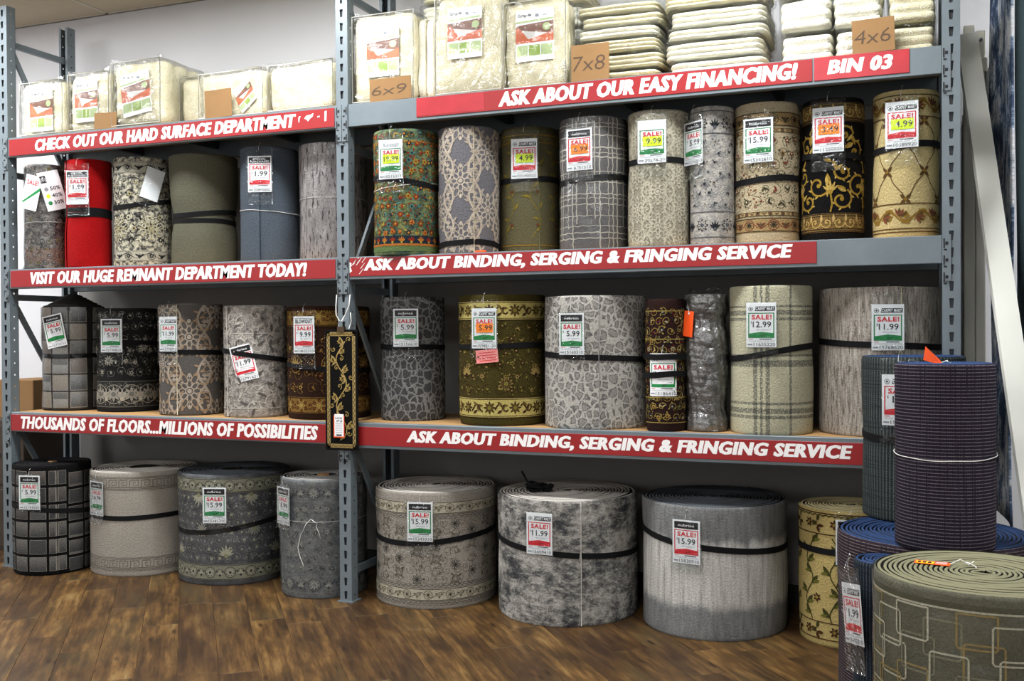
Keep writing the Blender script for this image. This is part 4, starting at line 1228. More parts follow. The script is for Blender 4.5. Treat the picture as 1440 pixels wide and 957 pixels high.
for v0_, v1_ in ((.05, .115), (.52, .585)): border(A, u_, v0_, v1_, cr, K('#9A927E'), br, dk, .06, 0, .003)
for v0_ in (.03, .125, .50): A.wave(-u_, u_, v0_+.006, .005, .03, .0028, dk, 1); guard(A, u_, (v0_-.004, v0_+.016), .002, br)
roll('F1', b, EDGE_W, 'beige floral rolled carpet with fine black outlines on the floor right of the middle post', art=A, turns=18, pitch=.017, straps=((.388, .022, -.02),), squash=.012)
b = m_blotch('abstract_grey_pile', [(.36, '#17191D'), (.44, '#3E3F42'), (.5, '#807E78'), (.55, '#ADAAA3'), (.64, '#D8D5CE')], 4.5, (1.2, 1.5, 1), 10, .84, seed=12, second=((10, 34, 1), 1.0, '#B9B6AE', .56, .60, .7))
roll('F2', b, EDGE_W, 'abstract black white and grey rolled carpet with black strap ends coiled on top', turns=20, pitch=.017, seam=10, straps=((.38, -.034, -.012),), squash=.012)
b = m_streaks('cream_stria_pile', [(.3, '#8E8B86'), (.45, '#BFBCB6'), (.56, '#D0CEC8'), (.7, '#DAD8D3')], 45, 3, ombre=(.14, .50, ('#4C4F50', '#7A7D7E'), .85), blot=((70, 4, 1), '#6C6964', .60, .70, .6))
roll('F3', b, EDGE_DG, 'cream streaked rolled carpet with dark grey bands at top and bottom', turns=20, pitch=.017, straps=((.462, -.036, -.014),), squash=.01)
b = m_heather('butter_vine_ground', '#B39C58', '#C9B36C')
A = Art(37); u_ = U('F4'); gn = K('#43421E'); br = K('#4A2E1A'); g2 = K('#6A6A2C')
guard(A, u_, (.035, .115, .535, .635), .005, br); A.wave(-u_, u_, .625, .004, .03, .006, gn, 1)
for i in range(8):
    x = -u_+(i+.5)*u_/4
    A.vwave(x, .12, .52, .022, .2, .006, gn, 0, i*2.1)
    for j in range(8):
        y = .14+j*.05; d = 1 if j % 2 else -1; xx = x+.022*S(2*PI*y/.2+i*2.1)
        A.leaf(xx, y, PI/2-d*.9, .058, .026, gn, 1, .2*d); A.leaf(xx+d*.01, y+.01, PI/2-d*1.5, .04, .016, g2, 2, .2)
    A.flower(x+.05, .23+.2*(i % 2), .024, 6, br, K('#A89048'), 3)
    for y in (.075, .585):
        A.flower(x, y, .026, 6, br, K('#8A7434'), 3)
        for q in range(5): A.leaf(x+.05, y+(.01 if q % 2 else -.01), q*1.26, .038, .017, gn if q % 2 else br, 2)
roll('F4', b, EDGE_Y, 'yellow rolled carpet with green leafy vines on the floor below the rack right end', art=A, turns=15, pitch=.014, straps=((.455, 0, 0),))

# --- the stack in front of the right post
mp = m_lines('purple_striped_loop', '#1E1A24', '#7A727C', .0125, .22, False, '#4C3E46', '#2C2733')
mg = m_lines('green_ribbed_loop', '#1D2224', '#565E5A', .016, .3, True, '#434A46', '#2A3032')
mp2 = m_lines('plum_striped_loop', '#262028', '#857A76', .0125, .24, False, '#57484A', '#342B36')
mb2 = m_lines('navy_ribbed_loop', '#161A22', '#404A50', .014, .3, True, '#2C343C', '#20262F')
roll('G1', mp2, EDGE_BL, 'wide plum striped roll with blue backing standing on the floor under two others', turns=24, pitch=.0155)
roll('G2', mb2, EDGE_BL, 'slim navy rolled carpet with blue backing between the olive roll and plum roll', turns=8, pitch=.013, straps=())
roll('H1', mg, EDGE_BL, 'dark green ribbed rolled carpet with blue backing stacked behind the purple roll', turns=13, pitch=.015, straps=((.355, 0, -.012),))
roll('H2', mp, EDGE_BL, 'tall dark purple striped rolled carpet with blue backing and orange flag on top', turns=11, pitch=.015, strings=((.345, 0, -.012),), seam=172)
b = m_blotch('moss_link_ground', [(.3, '#4E4D3C'), (.5, '#5F5E4B'), (.7, '#6F6D59')], 5, seed=15)
A = Art(40); u_ = U('G4'); mats_ = (K('#C9C4AC', .1), K('#A58F5C', .12), K('#8C8972', .12), K('#D0CBB4', .1))
R = random.Random(11); P = .098
guard(A, u_, (.68,), .006, mats_[0]); A.rect(-u_, u_, .684, .70, K('#5A5946'), 0)
for i in range(17):
    for j in range(8):
        x = -u_+i*P+(.02 if j % 2 else 0); y = -.04+j*P+(.022 if i % 2 else -.018)
        if y > .62 or y < -.05: continue
        s_ = P*(1.14); r_ = .006; mt_ = mats_[(i*3+j*2+(i*j) % 3) % 4]
        q_ = [(x, y+r_), (x, y+s_-r_), (x+r_, y+s_), (x+s_-r_, y+s_), (x+s_, y+s_-r_), (x+s_, y+r_), (x+s_-r_, y), (x+r_, y), (x, y+r_)]
        A.line([(a, min(max(b_, .01), .672)) for a, b_ in q_], .0058, mt_, (i+j) % 3, .016)
G4 = roll('G4', b, EDGE_OL, 'large olive rolled carpet with interlocking cream squares in the right foreground', art=A, turns=20, pitch=.0155, wrap=True, seam=120)

# ------------------------------------------------------------------ things lying on the rolls
e = empty('hang_tag', (3.10, -1.30, .7345), math.radians(-8)); tag(e, 'small orange and yellow tag lying on top of the olive roll', 'tag')
m = MB(); m.box(-.11, .0, -.022, .022, 0, .0012, ORANGE2); m.build('card', e)
m = MB(); m.box(-.105, -.05, -.020, .014, .0013, .002, plain('amber_label', '#FFB41E', .5)); m.box(-.045, -.01, -.012, .02, .0013, .002, PINK)
for q in range(3): m.box(-.10+q*.016, -.09+q*.016, -.014, .008, .0021, .0025, BLACK)
m.build('printing', e)
m = MB(); m.tube([(0, 0, .003), (.03, .008, .02), (.055, -.002, .006), (.07, .012, .016), (.06, .024, .006), (.045, .01, .012), (.075, 0, .004), (.08, -.02, .002)], .0016, STRING, 5); m.build('string_loop', e)
e = empty('orange_flag_tag', (3.06, -.86, 1.385), .4); tag(e, 'orange paper flag tag standing up out of the tall purple roll', 'tag')
m = MB(); V = [(-.038, 0, .012), (-.028, .004, .062), (.022, 0, .014), (.030, -.004, .0), (0, .0, .0)]
m.add([(x, y, z) for x, y, z in V]+[(x, y+.0012, z) for x, y, z in V], [(0, 4, 3, 2, 1), (5, 6, 7, 8, 9), (0, 1, 6, 5), (1, 2, 7, 6), (2, 3, 8, 7), (3, 4, 9, 8), (4, 0, 5, 9)], ORANGE2); m.build('card', e)
m = MB(); m.tube([(.03, 0, .002), (.05, -.004, .010), (.06, .004, .004), (.05, .012, .008), (.07, .01, .0)], .0016, STRING, 5); m.build('string_loop', e)
m = MB(); R = random.Random(7)
def blob(cx_, cy_, r_, n_=5):
    for q in range(n_):
        a = R.uniform(0, 6.3); pts = []
        for t in range(14): pts.append((cx_+r_*C(a+t*.55)*(1-.03*t), cy_+r_*.6*S(a+t*.55)*(1-.02*t), .010+.014*q/2+.006*S(t+q)))
        m.tube(pts, .007, WEB, 5)
blob(0, 0, .055, 5); blob(.055, .02, .035, 4)
m.tube([(-.02, 0, .03), (-.05, .0, .05), (-.075, .01, .085), (-.085, .01, .10)], .006, WEB, 5)
o = m.build('strap_bundle'); o.location = (1.10, .20, .650); tag(o, 'knotted bundle of black strapping lying on top of the abstract grey roll', 'strap bundle')
# hanging cord on the faded grey roll
X_, Y_, R_, h_, z_, a0_ = RT['E4']; m = MB()
def onr(phi, z, k=RT['E4'], d=.009): al = math.radians(k[5]+phi); return (k[0]+(k[2]+d)*C(al), k[1]+(k[2]+d)*S(al), k[4]+z)
m.tube([onr(p, z) for p, z in ((-10, .436), (-16, .455), (-22, .43), (-30, .36), (-34, .29), (-31, .24), (-27, .20), (-26, .185))], .002, STRING, 5)
m.tube([onr(p, z) for p, z in ((-8, .436), (-9, .41), (-6, .38), (-4, .345))], .002, STRING, 5)
o = m.build('loose_cord'); tag(o, 'loose white cord ends dangling down the faded grey floral roll', 'cord')

# ------------------------------------------------------------------ the price tags
T = RT
SP = 'price tag of '
price_tag(T['A2'], -27.7, .503, 'special', 'r', '1.99', '', 'red-framed 1.99 price tag on the plain red roll', sleeve=(.035, .06))
price_tag(T['A5'], -19, .519, 'special', 'r', '1.99', '20800000', 'red-framed 1.99 price tag on the slate blue roll', sleeve=(.035, .065))
price_tag(T['B1'], -26.3, .519, 'karastan', 'g', '19.99', '10515317', '19.99 price tag with yellow sticker on the green and rust floral roll', 'y', sleeve=(.03, .065))
price_tag(T['B3'], -10.6, .511, 'mart', 'r', '4.99', '10590020', '4.99 price tag with yellow sticker on the dark olive vine roll', 'y', sleeve=(.04, .06))
price_tag(T['B4'], -22.8, .514, 'nubriso', 'r', '6.99', '6751510', '6.99 price tag with orange sticker on the taupe grid roll', 'o', sleeve=(.04, .05))
price_tag(T['B5'], -11.2, .524, None, 'g', '9.99', '20274-20', '9.99 price tag with yellow sticker on the pale sand roll', 'y', sleeve=(.03, .06))
price_tag(T['B6'], -49.4, .511, 'nubriso', 'g', '5.99', '15162310', '5.99 price tag in a low-hanging sleeve on the slim grey cream roll', sleeve=(.04, .07))
price_tag(T['B7'], -14.1, .499, 'nubriso', 'g', '15.99', '15342610', '15.99 price tag on the cream persian roll of the upper shelf', sleeve=(.03, .02))
price_tag(T['B8'], -7.2, .530, 'mart', 'r', '3.49', '11250020', '3.49 price tag with orange sticker on the black and gold scroll roll', 'o', sleeve=(.035, .08))
price_tag(T['B9'], -5.8, .523, 'mart', 'r', '4.99', '10589920', '4.99 price tag with yellow sticker on the butter yellow trellis roll', 'y', sleeve=(.03, .07))
price_tag(T['C1'], -34, .523, 'nubriso', 'g', '5.99', '15770710', '5.99 price tag hanging aslant on the grey and taupe block-pattern roll', tilt=-12, sleeve=None, off=.010)
price_tag(T['C2'], -28.6, .491, 'nubriso', 'g', '5.99', '15790810', '5.99 price tag on the black roll with cream flowers', sleeve=(.04, .07), off=.011)
price_tag(T['C3'], -43.3, .499, 'mart', 'g', '11.99', '15778712', '11.99 price tag on the taupe damask roll', sleeve=(.05, .07))
price_tag(T['C4'], -23.2, .325, 'nubriso', 'r', '11.99', '15791621', '11.99 price tag tucked aslant under the strap of the pale grey scroll roll', tilt=-14, sleeve=None, curve=True, off=.0032)
price_tag(T['C5'], -33.8, .490, 'blowout', 'r', '9.99', '14632710', '9.99 blowout price tag on the dark brown and gold roll', sleeve=(.03, .08))
price_tag(T['D1'], -11.2, .527, 'nubriso', 'g', '5.99', '15156610', '5.99 price tag in a sleeve on the black leopard print roll', sleeve=(.05, .065))
price_tag(T['D2'], -22.8, .520, 'mart', 'g', '5.99', '159821-20', '5.99 price tag with orange sticker on the olive roll with yellow borders', 'o', sleeve=(.04, .05))
price_tag(T['D3'], -26.5, .488, 'nubriso', 'g', '5.99', '15160310', '5.99 price tag on the pale grey leopard print roll', sleeve=(.02, .03))
price_tag(T['D4'], -6.7, .283, 'mart', 'g', '14.99', '13186410', '14.99 price tag strapped down on the narrow red and gold roll', sleeve=None, curve=True, off=.0032)
price_tag(T['D6'], -12.3, .527, 'mart', 'g', '12.99', '11655220', '12.99 price tag on the cream plaid roll', sleeve=(.0, .07))
price_tag(T['D7'], 7.3, .512, 'mart', 'g', '11.99', '15768620', '11.99 price tag on the broad bark-textured roll', sleeve=(.05, .0))
price_tag(T['E1'], -33, .523, 'nubriso', 'g', '5.99', '15193050', '5.99 price tag on the black block-pattern roll on the floor', sleeve=(.0, .0))
price_tag(T['E2'], -56.1, .481, 'nubriso', 'g', '14.99', '15331210', '14.99 price tag at the left edge of the oatmeal greek key roll', sleeve=(.02, .04))
price_tag(T['E3'], -19.2, .484, 'nubriso', 'g', '15.99', '15341710', '15.99 price tag on the slate grey floral roll on the floor', sleeve=(.0, .0), off=.012)
price_tag(T['E4'], -60, .518, 'nubriso', 'g', '8.99', '15331910', '8.99 price tag at the left edge of the faded grey floral roll', sleeve=(.02, .02), off=.012)
price_tag(T['F1'], -14.4, .479, 'nubriso', 'g', '15.99', '15343310', '15.99 price tag on the beige floral roll on the floor', sleeve=(.0, .07))
price_tag(T['F2'], -22.2, .474, 'mart', 'r', '11.99', '16609410', '11.99 price tag on the abstract grey roll on the floor', sleeve=(.0, .0))
price_tag(T['F3'], -20.6, .477, 'nubriso', 'r', '15.99', '15830910', '15.99 red-framed price tag on the cream streaked roll on the floor', sleeve=(.01, .03))
price_tag(T['F4'], 2, .509, 'nubriso', 'g', '6.99', '15330110', '6.99 price tag on the yellow vine roll, half behind the plum roll', sleeve=(.03, .04))
price_tag(T['H1'], -14, .511, 'mart', 'r', '1.99', '15400110', '1.99 price tag on the dark green ribbed roll half hidden by the purple roll', sleeve=(.06, .07))
e = price_tag(T['G2'], -48, .49, 'mart', 'r', '1.99', '15402310', '1.99 price tag hanging aslant from a safety pin on the slim navy roll', tilt=-9, sleeve=(.05, .09), off=.035, face=-62)
m = MB(); m.tube([(-.03, -.003, .16), (.012, -.004, .205), (.02, -.004, .215), (.026, -.004, .205), (.018, -.004, .195), (-.022, -.003, .152), (-.03, -.003, .16)], .0016, plain('pin_steel', '#C8CCD0', .25, 1.0, .5), 5); m.build('safety_pin', e)
# other tags
def loose_card(k, phi, z, w_, h_, tilt, mat, label, draw=None, off=.010, name='hang_tag', cat='tag', sleeve=None, yaw_=0):
    X0, Y0, R, h, zb, a0 = k; al = math.radians(a0+phi)
    e = empty(name, (X0+(R+off)*C(al), Y0+(R+off)*S(al), zb+z)); e.rotation_euler = (0, math.radians(tilt), al+PI/2+math.radians(yaw_)); tag(e, label, cat)
    m = MB(); m.box(-w_/2, w_/2, 0, .001, -h_/2, h_/2, mat, .0004); m.build('card', e)
    if draw:
        f = Flat(); draw(f); f.mb.build('printing', e)
    if sleeve:
        s = MB(); sheet(s, -w_/2-.01, w_/2+.01, -h_/2-sleeve[1], h_/2+sleeve[0], PLASTIC, .0005, 0, 12, y=-.006, wav=.003, seed=3, nz=12); s.build('plastic_sleeve', e)
    s = MB(); s.tube([(0, -.002, h_/2-.01), (0, -.003, h_/2+.02), (.004, .004, h_/2+.035)], .0011, STRING, 4); s.build('hang_string', e)
    return e
loose_card(T['A3'], 18.9, .516, .115, .20, 16, WHITE, 'blank white tag hanging aslant on the cream and charcoal ornate roll', off=.011, sleeve=(.05, .05))
def dA(f):
    for q, (cc, t_) in enumerate(((GREEN, '30%'), (YELLOW, '40%'), (GREY, '50%'))):
        z = -.075+q*.045; f.poly([(-.035+.013*C(a*PI/5), z+.013*S(a*PI/5)) for a in range(10)], cc); f.text(t_, -.012, .05, z-.012, z+.012, DGREY, bold=.02)
    f.rect(-.055, -.02, .055, .10, BLACK); f.text('(G)', -.052, -.024, .06, .09, WHITE)
loose_card(T['A1'], 12, .50, .13, .25, -16, WHITE, 'white discount tag with coloured dots on the leftmost upper roll', dA, off=.02)
def dB(f):
    f.poly([(-.06, -.07), (-.045, -.07), (.06, .02), (.06, .045)], GREEN); f.text('SALE!', -.045, .04, .05, .08, RED, bold=.03)
loose_card(T['A1'], -38, .485, .12, .22, 14, WHITE, 'white sale tag with green stripe at the left edge of the leftmost upper roll', dB, off=.014)
def dP(f):
    for q in range(4): f.rect(-.045, .05, .018-q*.014, .021-q*.014, RED)
    f.poly([(-.05+.005*C(a*PI/4), .0+.005*S(a*PI/4)) for a in range(8)], BLACK)
loose_card(T['D2'], -19, .372, .125, .07, -5, PINK, 'pink paper tag hanging under the price tag of the olive roll', dP, off=.008)
def dO(f): f.poly([(.0+.006*C(a*PI/4), .052+.006*S(a*PI/4)) for a in range(8)], WHITE)
loose_card(T['D5'], -46, .535, .066, .128, 6, ORANGE2, 'bright orange paper tag on the plastic-wrapped slim roll', dO, off=.022)
o = empty('red_paper_scrap', (.86, .03, Z2+.0)); tag(o, 'small red paper scrap on the shelf edge below the grey damask roll', 'paper scrap')
m = MB(); m.box(-.03, .03, -.012, .01, .0, .012, ORANGE2, .003); m.build('paper', o)

# ------------------------------------------------------------------ sample runner on the middle post
e = empty('sample_runner', (.040, -.030, 1.19)); tag(e, 'small black runner rug with gold vine clipped to the middle post', 'rug')
m = MB(); m.box(-.105, .103, -.004, .004, -.335, .335, pile('#0C0B0A', .4), .002); m.build('backing', e)
A = Art(50); gd = K('#A08A58'); g2 = K('#B59A5C'); g3 = K('#7A6232')
for a in ((-.092, .090, -.322, -.300), (-.092, .090, .300, .322)): A.rect(*a, gd, 1)
for x in (-.092, .070): A.rect(x, x+.02, -.322, .322, gd, 1)
for x in (-.082, .080):
    A.vwave(x, -.31, .31, .005, .03, .005, g3, 3); A.vwave(x, -.31, .31, .005, .03, .004, K('#D0BA84'), 3, PI)
for y in (-.311, .311): A.wave(-.085, .083, y, .005, .03, .004, g3, 3)
A.vwave(0, -.27, .27, .032, .26, .006, g2, 1, .6)
for j in range(11):
    y = -.26+j*.052; x = .032*S(2*PI*y/.26+.6); d = 1 if j % 2 else -1
    A.flower(x+d*.028, y+.01, .017, 6, g2, g3, 2); A.leaf(x, y, PI/2-d, .05, .02, g2, 2, .3*d); A.leaf(x, y, PI/2-d*1.9, .036, .014, gd, 2, .3); A.spiral(x-d*.03, y+.02, .016, j, d, .004, g2, 2, 1.0, None, 10)
mb = MB()
for pv, pf_, mt, L in A.p: mb.add([(u, -.0048-.0005*L, v) for u, v in pv], [f for f in pf_], mt, False, pv)
mb.build('woven_pattern', e)
m = MB(); m.box(-.022, .022, -.010, .012, .322, .352, plain('binder_clip', '#4A3A28', .4, .3)); m.tube([(-.012, -.004, .35), (-.012, -.010, .385), (.012, -.010, .385), (.012, -.004, .35)], .0016, plain('pin_steel', '#C8CCD0', .25, 1.0, .5), 5); m.build('binder_clip', e)
for d in (-1, 1):
    m = MB(); m.tube([(d*.008, -.008, .385), (d*.03, -.006, .42), (d*.042, .014, .47), (d*.043, .024, .53)], .003, STRING, 5); m.build('tie', e)
m = MB(); m.tube([(.05, -.004, .34), (.066, -.006, .38), (.06, -.002, .43)], .0025, STRING, 5); m.build('tie', e)
e2 = empty('hang_tag', (.026, -.0415, .994)); tag(e2, 'small white tag edged in orange on the black sample runner', 'tag')
m = MB(); m.box(-.034, .034, 0, .001, -.068, .055, ORANGE2); m.box(-.028, .03, -.0012, 0, -.062, .062, WHITE, .0004); m.build('card', e2)
f = Flat(); f.text('RUNNER', -.022, .022, .035, .045, DGREY, -.002); f.text('27" x 8', -.014, .022, .018, .03, BLACK, -.002, 0, .03)
for q in range(5): f.rect(-.02, .02, .008-q*.012, .010-q*.012, GREY, -.002)
f.rect(-.016, .018, -.058, -.05, DGREY, -.002); f.mb.build('printing', e2)

# ------------------------------------------------------------------ rug pads in clear bags on the top shelf
def m_pad(name, c1, c2):
    n = N(name); p = n.coord('Object')
    f = n.noise(p, 26, 5, .6); g = n.vor(p, 190)
    n.bump(g*.5+f, .8, .010)
    return n.fin(n.mix(f, c1, c2), .9, 0, .2)
PAD = m_pad('cream_felt_pad', '#CFC49C', '#F6F0D6'); PAD2 = m_pad('pale_waffle_pad', '#E8E3CC', '#FBF8EA')
BROWNP = plain('photo_brown', '#7A5648', .4, var=.45); LG = plain('leaf_green_print', '#AEBF8C', .4, var=.15); LG2 = plain('deep_green_print', '#8FA850', .4); OR3 = plain('terracotta_print', '#C86A48', .4); PG = plain('pale_grey_print', '#D2CFCB', .4)
SEAM = plain('milky_bag_seam', '#DCDCD4', .3, 0, .6)
def puffy(mb, x0, x1, y0, y1, z0, z1, mat, nl=1, axis=2, seed=0, amp=.006, groove=.05, q=(10, 8, 10), e=9.0, lean=0.0):
    """soft block: rounded box with fold grooves and slow lumps"""
    R = random.Random(seed); ph = [R.uniform(0, 6.3) for _ in range(9)]
    idx = {}; V = []; F = []
    hx, hy, hz = (x1-x0)/2, (y1-y0)/2, (z1-z0)/2; c = ((x0+x1)/2, (y0+y1)/2, (z0+z1)/2)
    def vid(i, j, k):
        key = (i, j, k)
        if key in idx: return idx[key]
        p = [2*i/q[0]-1, 2*j/q[1]-1, 2*k/q[2]-1]
        L = (abs(p[0])**e+abs(p[1])**e+abs(p[2])**e)**(1/e); p = [a/L for a in p]
        g = abs(S(PI*nl*(p[axis]+1)/2))**.5 if nl > 1 else 1
        sh = 1-groove*(1-g)
        w = [p[0]*hx, p[1]*hy, p[2]*hz]
        for t in range(3):
            if t != axis: w[t] *= sh
        x, y, z = w
        d = amp*(S(x*19+ph[0]+z*11)+S(z*23+ph[1]-y*9)+S(y*21+ph[2]+x*13)*.8+.5*S(x*47+z*39+ph[3]))/3
        nrm = [abs(p[0])**(e-1)*(1 if p[0] > 0 else -1), abs(p[1])**(e-1)*(1 if p[1] > 0 else -1), abs(p[2])**(e-1)*(1 if p[2] > 0 else -1)]
        x += nrm[0]*d; y += nrm[1]*d+lean*(z+hz); z += nrm[2]*d*(.3 if p[2] < 0 else 1)
        V.append((c[0]+x, c[1]+y, max(z0, c[2]+z))); idx[key] = len(V)-1
        return idx[key]
    a, b, d = q
    for i in range(a):
        for j in range(b):
            F.append((vid(i, j, 0), vid(i, j+1, 0), vid(i+1, j+1, 0), vid(i+1, j, 0))); F.append((vid(i, j, d), vid(i+1, j, d), vid(i+1, j+1, d), vid(i, j+1, d)))
    for i in range(a):
        for k in range(d):
            F.append((vid(i, 0, k), vid(i+1, 0, k), vid(i+1, 0, k+1), vid(i, 0, k+1))); F.append((vid(i, b, k), vid(i, b, k+1), vid(i+1, b, k+1), vid(i+1, b, k)))
    for j in range(b):
        for k in range(d):
            F.append((vid(0, j, k), vid(0, j, k+1), vid(0, j+1, k+1), vid(0, j+1, k))); F.append((vid(a, j, k), vid(a, j+1, k), vid(a, j+1, k+1), vid(a, j, k+1)))
    mb.add(V, F, mat, True)
def insert(e, w, h, cx, cz, y, rot=0.0, variant=0):
    """printed paper insert seen through the bag"""
    f = Flat(); ca, sa = C(rot), S(rot)
    def P(pts): return [(cx+(a*ca-b*sa)*w, cz+(a*sa+b*ca)*h) for a, b in pts]
    f.poly(P([(-.5, -.5), (.5, -.5), (.5, .5), (-.5, .5)]), WHITE, y)
    f.poly(P([(-.5, .28), (.5, .31), (.5, .27), (-.5, .24)]), LG, y-.0006)
    f.poly(P([(-.5, -.08), (.5, -.08), (.5, .25), (-.5, .20)]), BROWNP, y-.0006)
    f.poly(P([(-.36, .10), (.5, -.0), (.5, -.08), (-.22, -.08)]), PG, y-.0010)
    f.poly(P([(-.5, .15), (-.40, .15), (-.16, -.08), (-.5, -.10)]), OR3, y-.0013)
    f.poly(P([(-.16, -.08), (.5, .04), (.5, -.14), (-.5, -.15), (-.5, -.09)]), OR3, y-.0012)
    f.poly(P([(.32+.11*C(t*PI/5), .14+.075*S(t*PI/5)) for t in range(10)]), LG, y-.0016)
    for i, m_ in enumerate((LG, LG2, LG)): f.poly(P([(-.48+i*.325, -.40), (-.48+i*.325+.30, -.40), (-.48+i*.325+.30, -.19), (-.48+i*.325, -.19)]), m_, y-.0008)
    if abs(rot) < .3:
        x0 = cx-w*.44; z0 = cz+h*.34
        f.text('Grip-It', x0, x0+w*.36, z0, z0+h*.085, BLACK, y-.001, 0, .03)
        f.rect(cx+w*.02, cx+w*.12, z0, z0+h*.06, GREY, y-.001); f.rect(cx+w*.2, cx+w*.34, z0+h*.02, z0+h*.035, GREY, y-.001)
    f.mb.build('printed_insert', e)
def pad_pack(x, y, z, w, d, h, label, ins=None, nl=1, axis=1, seed=0, group='bagged rug pads along the top shelf', mat=None, rz=0.0, bag=True, cat='rug pad', lean=0.0, name='rug_pad_pack'):
    e = empty(name, (x, y, z), rz); tag(e, label, cat, group)
    m = MB(); puffy(m, -w/2, w/2, 0, d, 0, h, mat or PAD, nl, axis, seed, .009, .10 if nl > 1 else 0, (14, 12 if axis == 1 else 8, 12 if axis == 1 else max(10, nl*5)), lean=lean, e=10)
    m.build('folded_pad', e)
    if ins: insert(e, ins[0], ins[1], ins[2], ins[3], -.010+lean*ins[3], ins[4] if len(ins) > 4 else 0.0)
    if bag:
        m = MB(); puffy(m, -w/2-.008, w/2+.008, -.014, d+.008, 0, h+.012, BAG if h > .2 else PLASTIC, 1, 2, seed+5, .010 if h > .2 else .004, 0, (22, 14, 22) if h > .2 else (16, 8, 8), lean=lean, e=14)
        if h > .2:
            q_ = [(-w/2+.004, -.016, .012), (w/2-.004, -.016, .012), (w/2-.002, -.014+lean*h, h), (-w/2+.002, -.014+lean*h, h), (-w/2+.004, -.016, .012)]
            m.tube(q_, .0035, SEAM, 4)
        R = random.Random(seed)
        for sx in (-1, 1):
            m.add([(sx*(w/2-.01), -.008, h-.01), (sx*(w/2+.012), -.004, h+.030), (sx*(w/2+.012), .02, h+.012), (sx*(w/2-.05), .0, h+.016)], [(0, 1, 2), (0, 3, 1)], BAG if h > .2 else PLASTIC)
        m.build('plastic_bag', e)
    return e
zt = Z1+.001
pad_pack(-2.19, .04, zt, .36, .16, .345, 'bagged cream rug pad with printed insert, leftmost on the top left shelf', (.19, .27, .0, .165), 2, 1, 1)
pad_pack(-1.80, .04, zt, .33, .22, .365, 'bagged cream rug pad with printed insert, second from the left post', (.18, .26, -.02, .19), 2, 1, 2)
pad_pack(-1.42, .03, zt, .38, .42, .40, 'largest bagged cream rug pad on the top left shelf with a glaring cover', (.22, .26, .0, .2, .12), 3, 1, 3)
pad_pack(-1.10, .16, zt, .20, .35, .30, 'cream rug pad bag squeezed behind the largest left pad', None, 3, 1, 4)
pad_pack(-.745, .06, zt, .46, .40, .275, 'low bagged cream rug pad with slanted printed insert behind a cardboard square', (.12, .16, .10, .13, .55), 1, 2, 5)
pad_pack(-.26, .05, zt, .44, .42, .275, 'plain bagged cream rug pad next to the middle post on the left shelf', None, 1, 2, 6)
pad_pack(.275, .05, zt, .385, .16, .49, 'tall bagged cream rug pad with insert beside the middle post, behind the 6x9 card', (.2, .27, .0, .28), 2, 1, 7)
for i in range(3):
    pad_pack(.485+.052*i, .10, zt, .046, .30, .46-.004*i, ('left', 'middle', 'right')[i]+' one of three slim cream pads standing on edge between tall bagged pads', None, 1, 0, 10+i, group='slim pads standing on edge', mat=PAD2, bag=False)
pad_pack(.79, .05, zt, .39, .17, .535, 'tallest bagged cream rug pad with printed insert on the top right shelf', (.2, .27, -.02, .33), 2, 1, 8)
pad_pack(1.16, .07, zt, .35, .17, .46, 'yellowish bagged cream rug pad with crinkled insert, left of the folded stacks', (.21, .27, .0, .28), 2, 1, 9)
def pad_stack(x, y, w, d, hs, where, seed, z=zt, mat=None, grp=None, bagged=True):
    zz = z; R = random.Random(seed); n = len(hs)
    for i, h in enumerate(hs):
        lb = 'folded cream rug pad %s, %s' % (where, ('lowest of its stack', 'second from the bottom of its stack', 'third from the bottom of its stack', 'fourth from the bottom of its stack', 'fifth from the bottom', 'sixth from the bottom', 'seventh from the bottom')[i] if i < n-1 else 'topmost of its stack')
        pad_pack(x+R.uniform(-.012, .012), y+R.uniform(-.015, .01), zz, w*R.uniform(.96, 1.0), d, h, lb, None, 2 +(h > .06), 2, seed*10+i, group=grp or 'folded rug pads in stacks', mat=mat or (PAD if R.random() < .7 else PAD2), rz=R.uniform(-.02, .02), bag=bagged)
        zz += h+.013
pad_stack(1.60, .09, .44, .44, (.055, .072, .062, .05, .052, .045), 'behind the 7x8 card', 21)
pad_stack(2.09, .07, .49, .46, (.06, .085, .05, .08, .065, .06), 'left of the paired pads', 22)
pad_stack(2.52, .06, .235, .42, (.135, .15, .10), 'in the left paired column', 23, mat=PAD2)
pad_stack(2.765, .06, .225, .42, (.13, .15, .10), 'behind the 4x6 card', 24, mat=PAD2)
pad_stack(2.99, .08, .205, .40, (.125, .14, .11), 'beside the right post', 25)
pad_stack(.62, .34, .52, .36, (.10, .12, .11, .12, .10, .08), 'behind the tall bagged pads', 26)
pad_stack(1.13, .36, .42, .34, (.12, .12, .12, .11, .08), 'behind the yellowish pad', 27)
# hand-written cardboard squares
def size_card(x, z, w, h, txt, label, rot=0.0, sc_=.45):
    e = empty('cardboard_sign', (x, .012, z)); e.rotation_euler = (0, rot, 0); tag(e, label, 'cardboard sign')
    m = MB(); m.box(-w/2, w/2, 0, .004, 0, h, CARD, .001); m.build('card', e)
    if txt:
        f = Flat(); f.text(txt, -w*sc_, w*(sc_-.05), h*.28, h*.68, plain('marker_ink', '#4E3C2C', .7), -.0012, .12, -.012); f.mb.build('handwriting', e)
size_card(-1.655, Z1+.002, .175, .10, None, 'blank cardboard square leaning on the left pads', .03)
size_card(-.805, Z1+.002, .19, .165, None, 'blank cardboard square before the slanted insert pad', -.03)
size_card(.335, Z1+.002, .255, .125, '6x9', 'cardboard card hand-marked 6x9 near the middle post', -.02)
size_card(1.475, Z1+.002, .20, .185, '7x8', 'cardboard card hand-marked 7x8 before the folded pad stack', .0)
size_card(2.83, Z1+.002, .185, .155, '4x6', 'cardboard card hand-marked 4x6 at the right end of the top shelf', -.03)
